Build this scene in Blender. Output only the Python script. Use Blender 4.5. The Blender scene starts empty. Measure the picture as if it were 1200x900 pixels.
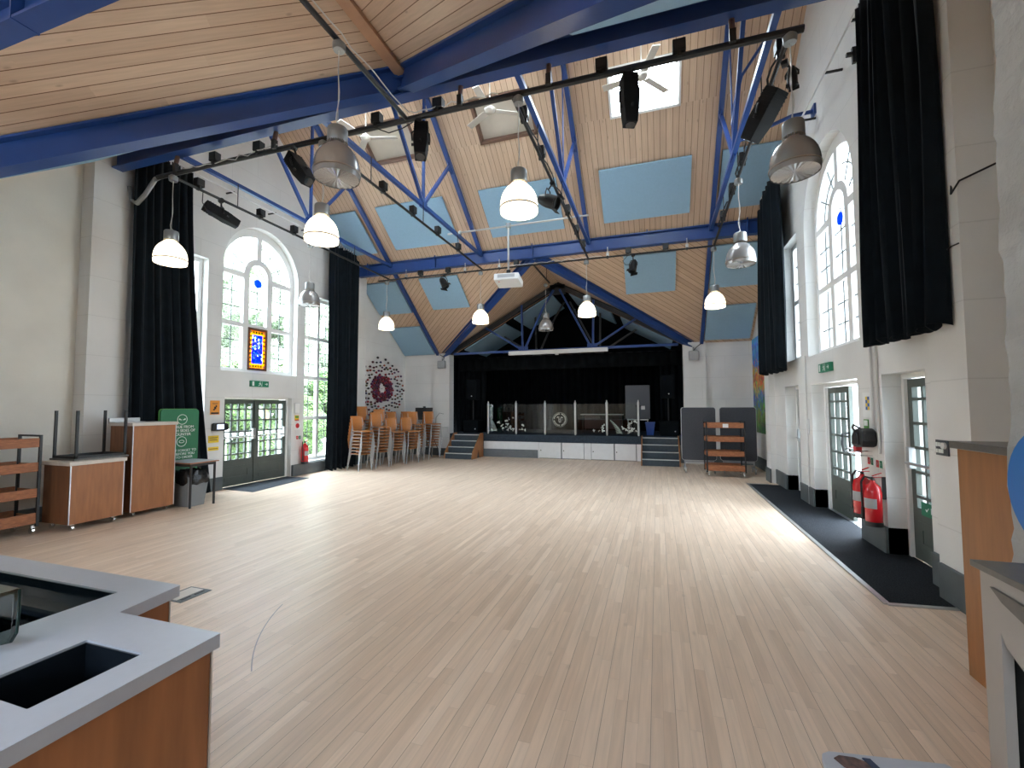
import bpy, bmesh, math, random
from mathutils import Vector, Matrix, Euler
random.seed(7)
SC = bpy.context.scene
COL = SC.collection
PI = math.pi
# ------------------------------------------------------------------ materials
def new_mat(name):
    m = bpy.data.materials.new(name); m.use_nodes = True
    nt = m.node_tree; nt.nodes.clear()
    out = nt.nodes.new('ShaderNodeOutputMaterial')
    return m, nt, out
def N(nt, typ, **kw):
    n = nt.nodes.new(typ)
    for k, v in kw.items():
        if k.startswith('i_'):
            n.inputs[k[2:].replace('_', ' ')].default_value = v
        else: setattr(n, k, v)
    return n
def rgba(c): return (c[0], c[1], c[2], 1.0)
def pbr(name, col, rough=0.5, metal=0.0, noise=0.0, scale=8.0, bump=0.0, bscale=60.0, spec=0.5, coat=0.0, trans=0.0, coords='Object', sheen=0.0, stretch=None):
    m, nt, out = new_mat(name)
    b = N(nt, 'ShaderNodeBsdfPrincipled'); b.inputs['Roughness'].default_value = rough
    b.inputs['Metallic'].default_value = metal; b.inputs['Specular IOR Level'].default_value = spec
    b.inputs['Coat Weight'].default_value = coat; b.inputs['Transmission Weight'].default_value = trans
    b.inputs['Sheen Weight'].default_value = sheen
    b.inputs['Base Color'].default_value = rgba(col)
    nt.links.new(b.outputs[0], out.inputs[0])
    tc = N(nt, 'ShaderNodeTexCoord'); src = tc.outputs[coords]
    if stretch:
        mp = N(nt, 'ShaderNodeMapping'); mp.inputs['Scale'].default_value = stretch
        nt.links.new(src, mp.inputs[0]); src = mp.outputs[0]
    if noise > 0:
        nz = N(nt, 'ShaderNodeTexNoise'); nz.inputs['Scale'].default_value = scale; nz.inputs['Detail'].default_value = 6
        nt.links.new(src, nz.inputs['Vector'])
        mx = N(nt, 'ShaderNodeMix', data_type='RGBA')
        mx.inputs[6].default_value = rgba([c*(1-noise) for c in col]); mx.inputs[7].default_value = rgba([min(1, c*(1+noise)) for c in col])
        cr = N(nt, 'ShaderNodeMapRange'); cr.inputs[1].default_value = .3; cr.inputs[2].default_value = .7
        nt.links.new(nz.outputs[0], cr.inputs[0]); nt.links.new(cr.outputs[0], mx.inputs[0]); nt.links.new(mx.outputs[2], b.inputs['Base Color'])
    if bump > 0:
        nb = N(nt, 'ShaderNodeTexNoise'); nb.inputs['Scale'].default_value = bscale; nb.inputs['Detail'].default_value = 5
        nt.links.new(src, nb.inputs['Vector'])
        bp = N(nt, 'ShaderNodeBump'); bp.inputs['Strength'].default_value = bump; bp.inputs['Distance'].default_value = 0.02
        nt.links.new(nb.outputs[0], bp.inputs['Height']); nt.links.new(bp.outputs[0], b.inputs['Normal'])
    return m
def math_n(nt, op, a, b=None, c=None):
    n = N(nt, 'ShaderNodeMath', operation=op)
    for i, v in enumerate((a, b, c)):
        if v is None: continue
        if isinstance(v, (int, float)): n.inputs[i].default_value = v
        else: nt.links.new(v, n.inputs[i])
    return n.outputs[0]
def plank_mat(name, cols, width, length, groove, gdark, rough, knots=0.4, gloss_noise=0.0, double=False, spec=0.5, scratch=False):
    """boards laid along UV.v, UV in metres"""
    m, nt, out = new_mat(name)
    b = N(nt, 'ShaderNodeBsdfPrincipled'); b.inputs['Specular IOR Level'].default_value = spec
    nt.links.new(b.outputs[0], out.inputs[0])
    uv = N(nt, 'ShaderNodeUVMap'); sep = N(nt, 'ShaderNodeSeparateXYZ'); nt.links.new(uv.outputs[0], sep.inputs[0])
    U, V = sep.outputs[0], sep.outputs[1]
    u = math_n(nt, 'DIVIDE', U, width); iu = math_n(nt, 'FLOOR', u); fu = math_n(nt, 'FRACT', u)
    off = N(nt, 'ShaderNodeTexWhiteNoise', noise_dimensions='1D'); nt.links.new(iu, off.inputs['W'])
    v = math_n(nt, 'ADD', math_n(nt, 'DIVIDE', V, length), math_n(nt, 'MULTIPLY', off.outputs[0], 7.0))
    iv = math_n(nt, 'FLOOR', v); fv = math_n(nt, 'FRACT', v)
    cmb = N(nt, 'ShaderNodeCombineXYZ'); nt.links.new(iu, cmb.inputs[0]); nt.links.new(iv, cmb.inputs[1])
    wn = N(nt, 'ShaderNodeTexWhiteNoise', noise_dimensions='2D'); nt.links.new(cmb.outputs[0], wn.inputs['Vector'])
    ramp = N(nt, 'ShaderNodeValToRGB')
    while len(ramp.color_ramp.elements) < len(cols): ramp.color_ramp.elements.new(0.5)
    for i, c in enumerate(cols):
        ramp.color_ramp.elements[i].position = i/(len(cols)-1); ramp.color_ramp.elements[i].color = rgba(c)
    nt.links.new(wn.outputs[0], ramp.inputs[0])
    # grain
    gv = N(nt, 'ShaderNodeCombineXYZ')
    nt.links.new(math_n(nt, 'MULTIPLY', U, 40.0), gv.inputs[0]); nt.links.new(math_n(nt, 'MULTIPLY', V, 2.5), gv.inputs[1]); nt.links.new(math_n(nt, 'MULTIPLY', wn.outputs[0], 30.0), gv.inputs[2])
    g = N(nt, 'ShaderNodeTexNoise'); g.inputs['Scale'].default_value = 1.0; g.inputs['Detail'].default_value = 5; nt.links.new(gv.outputs[0], g.inputs['Vector'])
    gm = N(nt, 'ShaderNodeMapRange'); gm.inputs[1].default_value = .3; gm.inputs[2].default_value = .75; gm.inputs[3].default_value = .9; gm.inputs[4].default_value = 1.07
    nt.links.new(g.outputs[0], gm.inputs[0])
    mul = N(nt, 'ShaderNodeMix', data_type='RGBA', blend_type='MULTIPLY'); mul.inputs[0].default_value = 1
    nt.links.new(ramp.outputs[0], mul.inputs[6]); nt.links.new(gm.outputs[0], mul.inputs[7])
    cur = mul.outputs[2]
    if knots > 0:
        kv = N(nt, 'ShaderNodeCombineXYZ'); nt.links.new(math_n(nt, 'MULTIPLY', U, 6.0), kv.inputs[0]); nt.links.new(math_n(nt, 'MULTIPLY', V, 2.6), kv.inputs[1])
        vo = N(nt, 'ShaderNodeTexVoronoi'); vo.inputs['Scale'].default_value = 1.0; nt.links.new(kv.outputs[0], vo.inputs['Vector'])
        km = N(nt, 'ShaderNodeMapRange'); km.inputs[1].default_value = .03; km.inputs[2].default_value = .11; km.inputs[3].default_value = knots; km.inputs[4].default_value = 0
        nt.links.new(vo.outputs['Distance'], km.inputs[0])
        kx = N(nt, 'ShaderNodeMix', data_type='RGBA'); nt.links.new(km.outputs[0], kx.inputs[0]); nt.links.new(cur, kx.inputs[6]); kx.inputs[7].default_value = rgba([c*.35 for c in cols[0]])
        cur = kx.outputs[2]
    # grooves
    d = math_n(nt, 'MINIMUM', fu, math_n(nt, 'SUBTRACT', 1.0, fu))
    e = math_n(nt, 'LESS_THAN', d, groove/width)
    if double:
        par = math_n(nt, 'MODULO', math_n(nt, 'ADD', math_n(nt, 'ROUND', u), 4000.0), 2.0)
        e = math_n(nt, 'MULTIPLY', e, math_n(nt, 'ADD', math_n(nt, 'MULTIPLY', par, 0.75), 0.25))
        ev = math_n(nt, 'MULTIPLY', math_n(nt, 'LESS_THAN', fv, groove/length*1.2), 0.5)
        e = math_n(nt, 'MAXIMUM', e, ev)
    gx = N(nt, 'ShaderNodeMix', data_type='RGBA'); nt.links.new(e, gx.inputs[0]); nt.links.new(cur, gx.inputs[6]); gx.inputs[7].default_value = rgba(gdark)
    cur = gx.outputs[2]
    if scratch:
        # long curved scuff mark worn into the floor boards (arc of a circle)
        dx = math_n(nt, 'SUBTRACT', U, -1.028); dy = math_n(nt, 'SUBTRACT', V, 3.851)
        rr = math_n(nt, 'SQRT', math_n(nt, 'ADD', math_n(nt, 'MULTIPLY', dx, dx), math_n(nt, 'MULTIPLY', dy, dy)))
        on = math_n(nt, 'LESS_THAN', math_n(nt, 'ABSOLUTE', math_n(nt, 'SUBTRACT', rr, 2.156)), 0.004)
        a1 = math_n(nt, 'MULTIPLY', math_n(nt, 'MULTIPLY', math_n(nt, 'LESS_THAN', U, -2.45), math_n(nt, 'GREATER_THAN', V, 2.0)), math_n(nt, 'LESS_THAN', V, 3.05))
        on = math_n(nt, 'MULTIPLY', math_n(nt, 'MULTIPLY', on, a1), .75)
        sx = N(nt, 'ShaderNodeMix', data_type='RGBA'); nt.links.new(on, sx.inputs[0]); nt.links.new(cur, sx.inputs[6]); sx.inputs[7].default_value = (.12, .11, .12, 1)
        cur = sx.outputs[2]
    nt.links.new(cur, b.inputs['Base Color'])
    if gloss_noise:
        rn = N(nt, 'ShaderNodeTexNoise'); rn.inputs['Scale'].default_value = 1.3; rn.inputs['Detail'].default_value = 4; nt.links.new(uv.outputs[0], rn.inputs['Vector'])
        rm = N(nt, 'ShaderNodeMapRange'); rm.inputs[3].default_value = rough-gloss_noise; rm.inputs[4].default_value = rough+gloss_noise
        nt.links.new(rn.outputs[0], rm.inputs[0]); nt.links.new(rm.outputs[0], b.inputs['Roughness'])
    else: b.inputs['Roughness'].default_value = rough
    bp = N(nt, 'ShaderNodeBump'); bp.inputs['Strength'].default_value = .25; bp.inputs['Distance'].default_value = .003; bp.invert = True
    nt.links.new(e, bp.inputs['Height']); nt.links.new(bp.outputs[0], b.inputs['Normal'])
    return m
def brick_mat(name, col, joint, bw, bh, axes, rough=.75, dirt=.12, msize=.006):
    """painted blockwork: axes picks which object axes run along and up"""
    m, nt, out = new_mat(name)
    b = N(nt, 'ShaderNodeBsdfPrincipled', i_Roughness=rough); b.inputs['Specular IOR Level'].default_value = .3
    nt.links.new(b.outputs[0], out.inputs[0])
    tc = N(nt, 'ShaderNodeTexCoord'); sep = N(nt, 'ShaderNodeSeparateXYZ'); nt.links.new(tc.outputs['Object'], sep.inputs[0])
    cm = N(nt, 'ShaderNodeCombineXYZ'); nt.links.new(sep.outputs[axes], cm.inputs[0]); nt.links.new(sep.outputs[2], cm.inputs[1])
    br = N(nt, 'ShaderNodeTexBrick'); br.inputs['Scale'].default_value = 1; br.inputs['Brick Width'].default_value = bw; br.inputs['Row Height'].default_value = bh
    br.inputs['Mortar Size'].default_value = msize; br.inputs['Mortar Smooth'].default_value = .4
    br.inputs['Color1'].default_value = rgba(col); br.inputs['Color2'].default_value = rgba([c*.985 for c in col]); br.inputs['Mortar'].default_value = rgba(joint)
    nt.links.new(cm.outputs[0], br.inputs['Vector'])
    nz = N(nt, 'ShaderNodeTexNoise'); nz.inputs['Scale'].default_value = 1.1; nz.inputs['Detail'].default_value = 8; nt.links.new(tc.outputs['Object'], nz.inputs['Vector'])
    mr = N(nt, 'ShaderNodeMapRange'); mr.inputs[1].default_value = .3; mr.inputs[2].default_value = .7; mr.inputs[3].default_value = 1-dirt; mr.inputs[4].default_value = 1
    nt.links.new(nz.outputs[0], mr.inputs[0])
    mul = N(nt, 'ShaderNodeMix', data_type='RGBA', blend_type='MULTIPLY'); mul.inputs[0].default_value = 1
    nt.links.new(br.outputs[0], mul.inputs[6]); nt.links.new(mr.outputs[0], mul.inputs[7]); nt.links.new(mul.outputs[2], b.inputs['Base Color'])
    n2 = N(nt, 'ShaderNodeTexNoise'); n2.inputs['Scale'].default_value = 35; n2.inputs['Detail'].default_value = 6; nt.links.new(tc.outputs['Object'], n2.inputs['Vector'])
    ad = math_n(nt, 'ADD', math_n(nt, 'MULTIPLY', br.outputs['Fac'], -.6), math_n(nt, 'MULTIPLY', n2.outputs[0], .5))
    bp = N(nt, 'ShaderNodeBump'); bp.inputs['Strength'].default_value = .35; bp.inputs['Distance'].default_value = .01
    nt.links.new(ad, bp.inputs['Height']); nt.links.new(bp.outputs[0], b.inputs['Normal'])
    return m
def emis(name, col, s):
    m, nt, out = new_mat(name); e = N(nt, 'ShaderNodeEmission', i_Strength=s); e.inputs[0].default_value = rgba(col); nt.links.new(e.outputs[0], out.inputs[0]); return m
def glass_mat(name, tint=(.97, .99, .98), refl=.08, rough=0.0):
    m, nt, out = new_mat(name)
    t = N(nt, 'ShaderNodeBsdfTransparent'); t.inputs[0].default_value = rgba(tint)
    g = N(nt, 'ShaderNodeBsdfGlossy', i_Roughness=rough); mx = N(nt, 'ShaderNodeMixShader')
    fr = N(nt, 'ShaderNodeFresnel', i_IOR=1.45)
    f = math_n(nt, 'ADD', math_n(nt, 'MULTIPLY', fr.outputs[0], .8), refl*.3)
    nt.links.new(f, mx.inputs[0]); nt.links.new(t.outputs[0], mx.inputs[1]); nt.links.new(g.outputs[0], mx.inputs[2]); nt.links.new(mx.outputs[0], out.inputs[0])
    return m
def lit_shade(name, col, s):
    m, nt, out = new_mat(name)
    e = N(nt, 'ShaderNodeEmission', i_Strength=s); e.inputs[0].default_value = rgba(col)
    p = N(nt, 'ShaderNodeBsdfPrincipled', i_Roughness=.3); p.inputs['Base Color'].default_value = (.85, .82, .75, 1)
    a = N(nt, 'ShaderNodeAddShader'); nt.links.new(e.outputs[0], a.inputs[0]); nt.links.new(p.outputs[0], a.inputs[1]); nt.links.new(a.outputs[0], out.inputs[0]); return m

M = {}
M['floor'] = plank_mat('maple_floor', [(.67,.505,.375), (.77,.60,.46), (.72,.555,.42), (.82,.655,.515)], .0625, .9, .0013, (.30,.22,.16), .40, knots=.22, gloss_noise=.05, spec=.45, double=True, scratch=True)
M['ceil'] = plank_mat('pine_boards', [(.55,.39,.275), (.62,.45,.32), (.585,.42,.295), (.65,.48,.345)], .12, 3.6, .0042, (.17,.085,.04), .55, knots=.45)
M['wall_y'] = brick_mat('painted_blocks_side', (.77,.765,.745), (.67,.665,.645), 1.25, .62, 1)
M['wall_x'] = brick_mat('painted_blocks_end', (.79,.785,.77), (.69,.685,.67), 1.25, .62, 0)
M['wall_plain'] = pbr('cream_plaster', (.78,.76,.69), .8, noise=.04, scale=2, bump=.15, bscale=30)
M['rough'] = pbr('rough_plaster', (.40,.41,.405), .85, noise=.12, scale=5, bump=.9, bscale=14)
M['blue'] = pbr('blue_steel_paint', (.020,.062,.23), .32, noise=.08, scale=3, bump=.03, bscale=25)
M['panel'] = pbr('pale_blue_acoustic_felt', (.30,.47,.62), .9, noise=.03, scale=20, bump=.1, bscale=200, spec=.2)
M['black_drape'] = pbr('black_drape', (.006,.0095,.013), .9, noise=.25, scale=5, spec=.12, sheen=.04)
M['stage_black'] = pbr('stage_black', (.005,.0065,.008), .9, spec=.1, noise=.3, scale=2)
M['white'] = pbr('white_window_paint', (.88,.88,.86), .45, noise=.02, scale=6)
M['glass'] = glass_mat('window_glass')
M['lead'] = pbr('lead_came', (.10,.11,.11), .5)
M['green_door'] = pbr('grey_green_door_paint', (.085,.10,.088), .4, noise=.12, scale=4, bump=.05)
M['skirt'] = pbr('dark_grey_skirting', (.10,.115,.118), .6, noise=.12, scale=4, bump=.1)
M['mat'] = pbr('coir_mat', (.028,.031,.036), .95, noise=.5, scale=90, bump=.8, bscale=300, spec=.1)
M['alu'] = pbr('aluminium', (.62,.63,.64), .32, metal=.9, noise=.05)
M['steel'] = pbr('brushed_steel', (.55,.55,.54), .35, metal=.85)
M['chrome'] = pbr('chrome', (.8,.8,.8), .15, metal=1)
M['veneer'] = pbr('cherry_veneer', (.33,.128,.045), .42, noise=.18, scale=3.5, stretch=(6, 6, .7))
M['veneer2'] = pbr('orange_veneer', (.34,.145,.05), .45, noise=.14, scale=3, stretch=(7, 7, .8))
M['veneer_dark'] = pbr('cherry_veneer_end', (.20,.085,.038), .45, noise=.2, scale=3.5, stretch=(6, 6, .7))
M['lamtop'] = pbr('pale_laminate_top', (.62,.56,.50), .4, noise=.05)
M['corian'] = pbr('white_solid_surface', (.44,.47,.54), .35, noise=.02, scale=30)
M['dkgrey_top'] = pbr('dark_grey_worktop', (.12,.112,.10), .35, noise=.1, scale=40)
M['blackmetal'] = pbr('black_metal', (.012,.012,.013), .42, noise=.2, scale=8)
M['lampblack'] = pbr('lamp_black_paint', (.009,.009,.010), .65, noise=.2, spec=.25)
M['blackplastic'] = pbr('black_plastic', (.010,.010,.011), .5, noise=.2)
M['well'] = pbr('black_well_glass', (.010,.014,.020), .08, spec=.6, coat=.4)
M['plywood'] = pbr('chair_plywood', (.46,.175,.045), .4, noise=.18, scale=5, stretch=(3, 12, 12))
M['plywood_edge'] = pbr('chair_plywood_edge', (.52,.30,.13), .5, noise=.2, scale=20)
M['tube'] = pbr('grey_tube_paint', (.36,.365,.375), .38, noise=.05)
M['trolleywood'] = pbr('trolley_wood', (.34,.125,.05), .55, noise=.3, scale=6, stretch=(3, 3, 14))
M['cap'] = pbr('lamp_cap_grey', (.30,.31,.31), .4, metal=.6, noise=.08)
M['shade'] = pbr('unlit_shade', (.42,.41,.40), .26, metal=.55, noise=.12, scale=3, spec=.7)
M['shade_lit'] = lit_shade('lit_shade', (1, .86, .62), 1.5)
M['band'] = pbr('lamp_band', (.28,.24,.20), .35, metal=.5)
M['cable_white'] = pbr('white_cable', (.62,.61,.58), .5)
M['red'] = pbr('extinguisher_red', (.55,.012,.018), .25, coat=.3, noise=.04)
M['offwhite'] = pbr('off_white_plastic', (.70,.70,.69), .4, noise=.02)
M['paper'] = pbr('paper_white', (.80,.80,.79), .7, noise=.02)
M['orange'] = pbr('orange_poster', (.75,.30,.045), .6)
M['yellow'] = pbr('yellow_notice', (.80,.56,.03), .6)
M['signgreen'] = pbr('sign_green', (.012,.20,.105), .4)
M['boardgreen'] = pbr('board_green', (.022,.165,.075), .45, noise=.04)
M['boardgreen_edge'] = pbr('board_green_edge', (.09,.30,.06), .5)
M['signwhite'] = pbr('sign_white', (.80,.83,.80), .5)
M['signred'] = pbr('sign_red', (.55,.03,.04), .45)
M['screen_on'] = emis('tablet_screen', (.55,.65,.95), 1.1)
M['grey_felt'] = pbr('grey_felt_board', (.075,.078,.088), .9, noise=.1, scale=40, spec=.15)
M['stagecarpet'] = pbr('stage_carpet', (.038,.052,.07), .9, noise=.3, scale=30, spec=.15)
M['tread'] = pbr('stair_tread', (.05,.066,.08), .8, noise=.15, scale=20)
M['nosing'] = pbr('stair_nosing', (.52,.54,.54), .45)
M['stagewhite'] = pbr('white_stage_front', (.74,.75,.76), .55, noise=.03)
M['stagegrey'] = pbr('grey_stage_kick', (.14,.16,.175), .6, noise=.08)
M['etch'] = pbr('frosted_vinyl', (.62,.66,.62), .8)
M['etch_dim'] = pbr('frosted_vinyl_fern', (.28,.33,.29), .8)
M['binblue'] = pbr('blue_plastic', (.012,.07,.34), .35)
M['bingrey'] = pbr('bin_grey', (.21,.225,.235), .5, noise=.05)
M['binbag'] = pbr('bin_bag', (.010,.010,.011), .18, bump=.9, bscale=16)
M['stoneunit'] = pbr('beige_metal_unit', (.36,.335,.31), .42, noise=.05, metal=.15)
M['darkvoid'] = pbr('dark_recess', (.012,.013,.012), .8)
M['blue_disc'] = pbr('blue_disc', (.015,.16,.50), .4)
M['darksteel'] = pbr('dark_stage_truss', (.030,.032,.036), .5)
M['blind'] = pbr('beige_blind', (.50,.44,.36), .8, noise=.03, spec=.2)
M['fanwhite'] = pbr('fan_cream', (.66,.62,.55), .4)
M['batten'] = pbr('pine_batten', (.46,.27,.165), .6, noise=.12, scale=4)
M['brownframe'] = pbr('skylight_frame_brown', (.14,.075,.05), .5, noise=.15)
M['ground'] = pbr('pale_paving', (.50,.50,.48), .9, noise=.08, scale=2)
def leaf_mat(name, c0, c1):
    m, nt, out = new_mat(name); b = N(nt, 'ShaderNodeBsdfPrincipled', i_Roughness=.7); nt.links.new(b.outputs[0], out.inputs[0])
    tc = N(nt, 'ShaderNodeTexCoord'); v = N(nt, 'ShaderNodeTexVoronoi'); v.inputs['Scale'].default_value = 14; nt.links.new(tc.outputs['Object'], v.inputs['Vector'])
    r = N(nt, 'ShaderNodeValToRGB'); r.color_ramp.elements[0].color = rgba(c0); r.color_ramp.elements[1].color = rgba(c1)
    nt.links.new(v.outputs['Color'], r.inputs[0]); nt.links.new(r.outputs[0], b.inputs['Base Color'])
    bp = N(nt, 'ShaderNodeBump', i_Strength=1.0, i_Distance=.15); nt.links.new(v.outputs['Distance'], bp.inputs['Height']); nt.links.new(bp.outputs[0], b.inputs['Normal'])
    return m
M['leaf'] = leaf_mat('hedge_leaves', (.012,.035,.008), (.13,.22,.05))
def stained_mat():
    m, nt, out = new_mat('stained_glass')
    tc = N(nt, 'ShaderNodeTexCoord'); v = N(nt, 'ShaderNodeTexVoronoi'); v.inputs['Scale'].default_value = 22; nt.links.new(tc.outputs['Object'], v.inputs['Vector'])
    r = N(nt, 'ShaderNodeValToRGB'); r.color_ramp.interpolation = 'CONSTANT'
    for p, c in ((0, (.02,.06,.75)), (.55, (.05,.16,.9)), (.72, (.85,.85,.95)), (.86, (.02,.05,.55))):
        e = r.color_ramp.elements[0] if p == 0 else r.color_ramp.elements.new(p); e.position = p; e.color = rgba(c)
    sp = N(nt, 'ShaderNodeSeparateColor'); nt.links.new(v.outputs['Color'], sp.inputs[0]); nt.links.new(sp.outputs[0], r.inputs[0])
    t = N(nt, 'ShaderNodeBsdfTranslucent'); t2 = N(nt, 'ShaderNodeBsdfTransparent'); mx = N(nt, 'ShaderNodeMixShader'); mx.inputs[0].default_value = .12
    nt.links.new(r.outputs[0], t.inputs[0]); nt.links.new(r.outputs[0], t2.inputs[0]); nt.links.new(t.outputs[0], mx.inputs[1]); nt.links.new(t2.outputs[0], mx.inputs[2]); nt.links.new(mx.outputs[0], out.inputs[0]); return m
M['stained'] = stained_mat()
def stained_plain(name, c):
    m, nt, out = new_mat(name); t = N(nt, 'ShaderNodeBsdfTranslucent'); t.inputs[0].default_value = rgba(c); t2 = N(nt, 'ShaderNodeBsdfTransparent'); t2.inputs[0].default_value = rgba(c)
    mx = N(nt, 'ShaderNodeMixShader'); mx.inputs[0].default_value = .12; nt.links.new(t.outputs[0], mx.inputs[1]); nt.links.new(t2.outputs[0], mx.inputs[2]); nt.links.new(mx.outputs[0], out.inputs[0]); return m
M['st_blue'] = stained_plain('blue_roundel_glass', (.03,.11,.95)); M['st_amber'] = stained_plain('amber_glass', (.85,.35,.03)); M['st_green'] = stained_plain('green_glass', (.08,.35,.08)); M['st_white'] = stained_plain('opal_glass', (.8,.8,.72))
M['st_brown'] = pbr('brown_wood_frame', (.13,.05,.022), .5)
def painting_mat():
    m, nt, out = new_mat('flower_field_painting'); b = N(nt, 'ShaderNodeBsdfPrincipled', i_Roughness=.6); nt.links.new(b.outputs[0], out.inputs[0])
    tc = N(nt, 'ShaderNodeTexCoord'); sep = N(nt, 'ShaderNodeSeparateXYZ'); nt.links.new(tc.outputs['Object'], sep.inputs[0])
    nz = N(nt, 'ShaderNodeTexNoise', i_Scale=2.6, i_Detail=3); nz.inputs['Distortion'].default_value = 2.5; nt.links.new(tc.outputs['Object'], nz.inputs['Vector'])
    n2 = N(nt, 'ShaderNodeTexVoronoi', i_Scale=7.0); nt.links.new(tc.outputs['Object'], n2.inputs['Vector'])
    h = math_n(nt, 'ADD', math_n(nt, 'DIVIDE', sep.outputs[2], 2.6), math_n(nt, 'MULTIPLY', math_n(nt, 'SUBTRACT', nz.outputs[0], .5), .5))
    r = N(nt, 'ShaderNodeValToRGB')
    for i, (p, c) in enumerate(((0, (.05,.16,.05)), (.22, (.16,.28,.05)), (.36, (.03,.12,.45)), (.46, (.45,.40,.06)), (.56, (.55,.05,.03)), (.64, (.60,.35,.05)), (.72, (.03,.18,.60)), (1, (.10,.35,.75)))):
        e = r.color_ramp.elements[i] if i < 2 else r.color_ramp.elements.new(p); e.position = p; e.color = rgba(c)
    nt.links.new(h, r.inputs[0])
    mx = N(nt, 'ShaderNodeMix', data_type='RGBA', blend_type='OVERLAY'); mx.inputs[0].default_value = .55; nt.links.new(r.outputs[0], mx.inputs[6]); nt.links.new(n2.outputs['Color'], mx.inputs[7]); nt.links.new(mx.outputs[2], b.inputs['Base Color']); return m
M['painting'] = painting_mat()
# ------------------------------------------------------------------ mesh builder
class MB:
    def __init__(s): s.v = []; s.f = []
    def add(s, vs, fs):
        o = len(s.v); s.v += [tuple(v) for v in vs]; s.f += [tuple(i+o for i in f) for f in fs]; return s
    def box(s, x0, x1, y0, y1, z0, z1):
        return s.add([(x0,y0,z0),(x1,y0,z0),(x1,y1,z0),(x0,y1,z0),(x0,y0,z1),(x1,y0,z1),(x1,y1,z1),(x0,y1,z1)],
                     [(0,3,2,1),(4,5,6,7),(0,1,5,4),(1,2,6,5),(2,3,7,6),(3,0,4,7)])
    def mbox(s, mat, x0, x1, y0, y1, z0, z1):
        t = MB().box(x0, x1, y0, y1, z0, z1); return s.add([mat @ Vector(v) for v in t.v], t.f)
    def cyl(s, p0, p1, r0, r1=None, n=12, caps=True):
        r1 = r0 if r1 is None else r1; p0, p1 = Vector(p0), Vector(p1); d = (p1-p0).normalized()
        a = Vector((0,0,1)) if abs(d.z) < .9 else Vector((1,0,0)); u = d.cross(a).normalized(); w = d.cross(u)
        vs = []
        for p, r in ((p0, r0), (p1, r1)):
            for i in range(n):
                t = 2*PI*i/n; vs.append(p+u*(r*math.cos(t))+w*(r*math.sin(t)))
        fs = [(i, (i+1) % n, n+(i+1) % n, n+i) for i in range(n)]
        if caps: fs += [tuple(range(n))[::-1], tuple(range(n, 2*n))]
        return s.add(vs, fs)
    def tube(s, pts, r, n=8):
        pts = [Vector(p) for p in pts]; vs = []; fs = []; u = None
        for k, p in enumerate(pts):
            d = (pts[min(k+1, len(pts)-1)]-pts[max(k-1, 0)]).normalized()
            if u is None:
                a = Vector((0,0,1)) if abs(d.z) < .9 else Vector((1,0,0)); u = d.cross(a).normalized()
            else:
                u = (u-d*u.dot(d)).normalized()
            w = d.cross(u); vs += [p+u*(r*math.cos(2*PI*i/n))+w*(r*math.sin(2*PI*i/n)) for i in range(n)]
        for k in range(len(pts)-1):
            fs += [(k*n+i, k*n+(i+1) % n, (k+1)*n+(i+1) % n, (k+1)*n+i) for i in range(n)]
        fs += [tuple(range(n))[::-1], tuple(range((len(pts)-1)*n, len(pts)*n))]
        return s.add(vs, fs)
    def lathe(s, prof, o=(0,0,0), n=32):
        """prof: (r, z) list, revolved about z"""
        vs = []; fs = []
        for r, z in prof:
            for i in range(n):
                t = 2*PI*i/n; vs.append((o[0]+r*math.cos(t), o[1]+r*math.sin(t), o[2]+z))
        for k in range(len(prof)-1):
            fs += [(k*n+i, k*n+(i+1) % n, (k+1)*n+(i+1) % n, (k+1)*n+i) for i in range(n)]
        return s.add(vs, fs)
    def sphere(s, c, r, n=10, m=6, sc=(1,1,1)):
        prof = [(max(1e-4, r*math.sin(PI*k/m)), -r*math.cos(PI*k/m)) for k in range(m+1)]
        t = MB().lathe(prof, n=n); return s.add([(c[0]+v[0]*sc[0], c[1]+v[1]*sc[1], c[2]+v[2]*sc[2]) for v in t.v], t.f)
    def bar(s, p0, p1, w, h, up=(0,0,1), roll=None):
        """rectangular bar between two points, w across, h along up"""
        p0, p1 = Vector(p0), Vector(p1); d = (p1-p0).normalized(); u = Vector(up); side = d.cross(u).normalized(); u2 = side.cross(d).normalized()
        vs = [p+side*(a*w/2)+u2*(b*h/2) for p in (p0, p1) for a, b in ((-1,-1),(1,-1),(1,1),(-1,1))]
        return s.add(vs, [(0,1,2,3),(7,6,5,4),(0,4,5,1),(1,5,6,2),(2,6,7,3),(3,7,4,0)])
    def ibeam(s, p0, p1, w, h, tf=.02, tw=.02, up=(0,0,1)):
        p0, p1 = Vector(p0), Vector(p1); d = (p1-p0).normalized(); side = d.cross(Vector(up)).normalized(); u2 = side.cross(d).normalized()
        s.bar(p0-u2*(h/2-tf/2), p1-u2*(h/2-tf/2), w, tf, up); s.bar(p0+u2*(h/2-tf/2), p1+u2*(h/2-tf/2), w, tf, up)
        return s.bar(p0, p1, tw, h-2*tf, up)
    def prism(s, poly, axis, a0, a1):
        """extrude a 2D polygon along axis 'x','y' or 'z' between a0 and a1"""
        def P(u, v, a): return {'x': (a, u, v), 'y': (u, a, v), 'z': (u, v, a)}[axis]
        n = len(poly); vs = [P(u, v, a0) for u, v in poly]+[P(u, v, a1) for u, v in poly]
        return s.add(vs, [tuple(range(n))[::-1], tuple(range(n, 2*n))]+[(i, (i+1) % n, n+(i+1) % n, n+i) for i in range(n)])
    def xf(s, mat): s.v = [tuple(mat @ Vector(v)) for v in s.v]; return s
def root_of(o):
    while o.parent: o = o.parent
    return o
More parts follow.
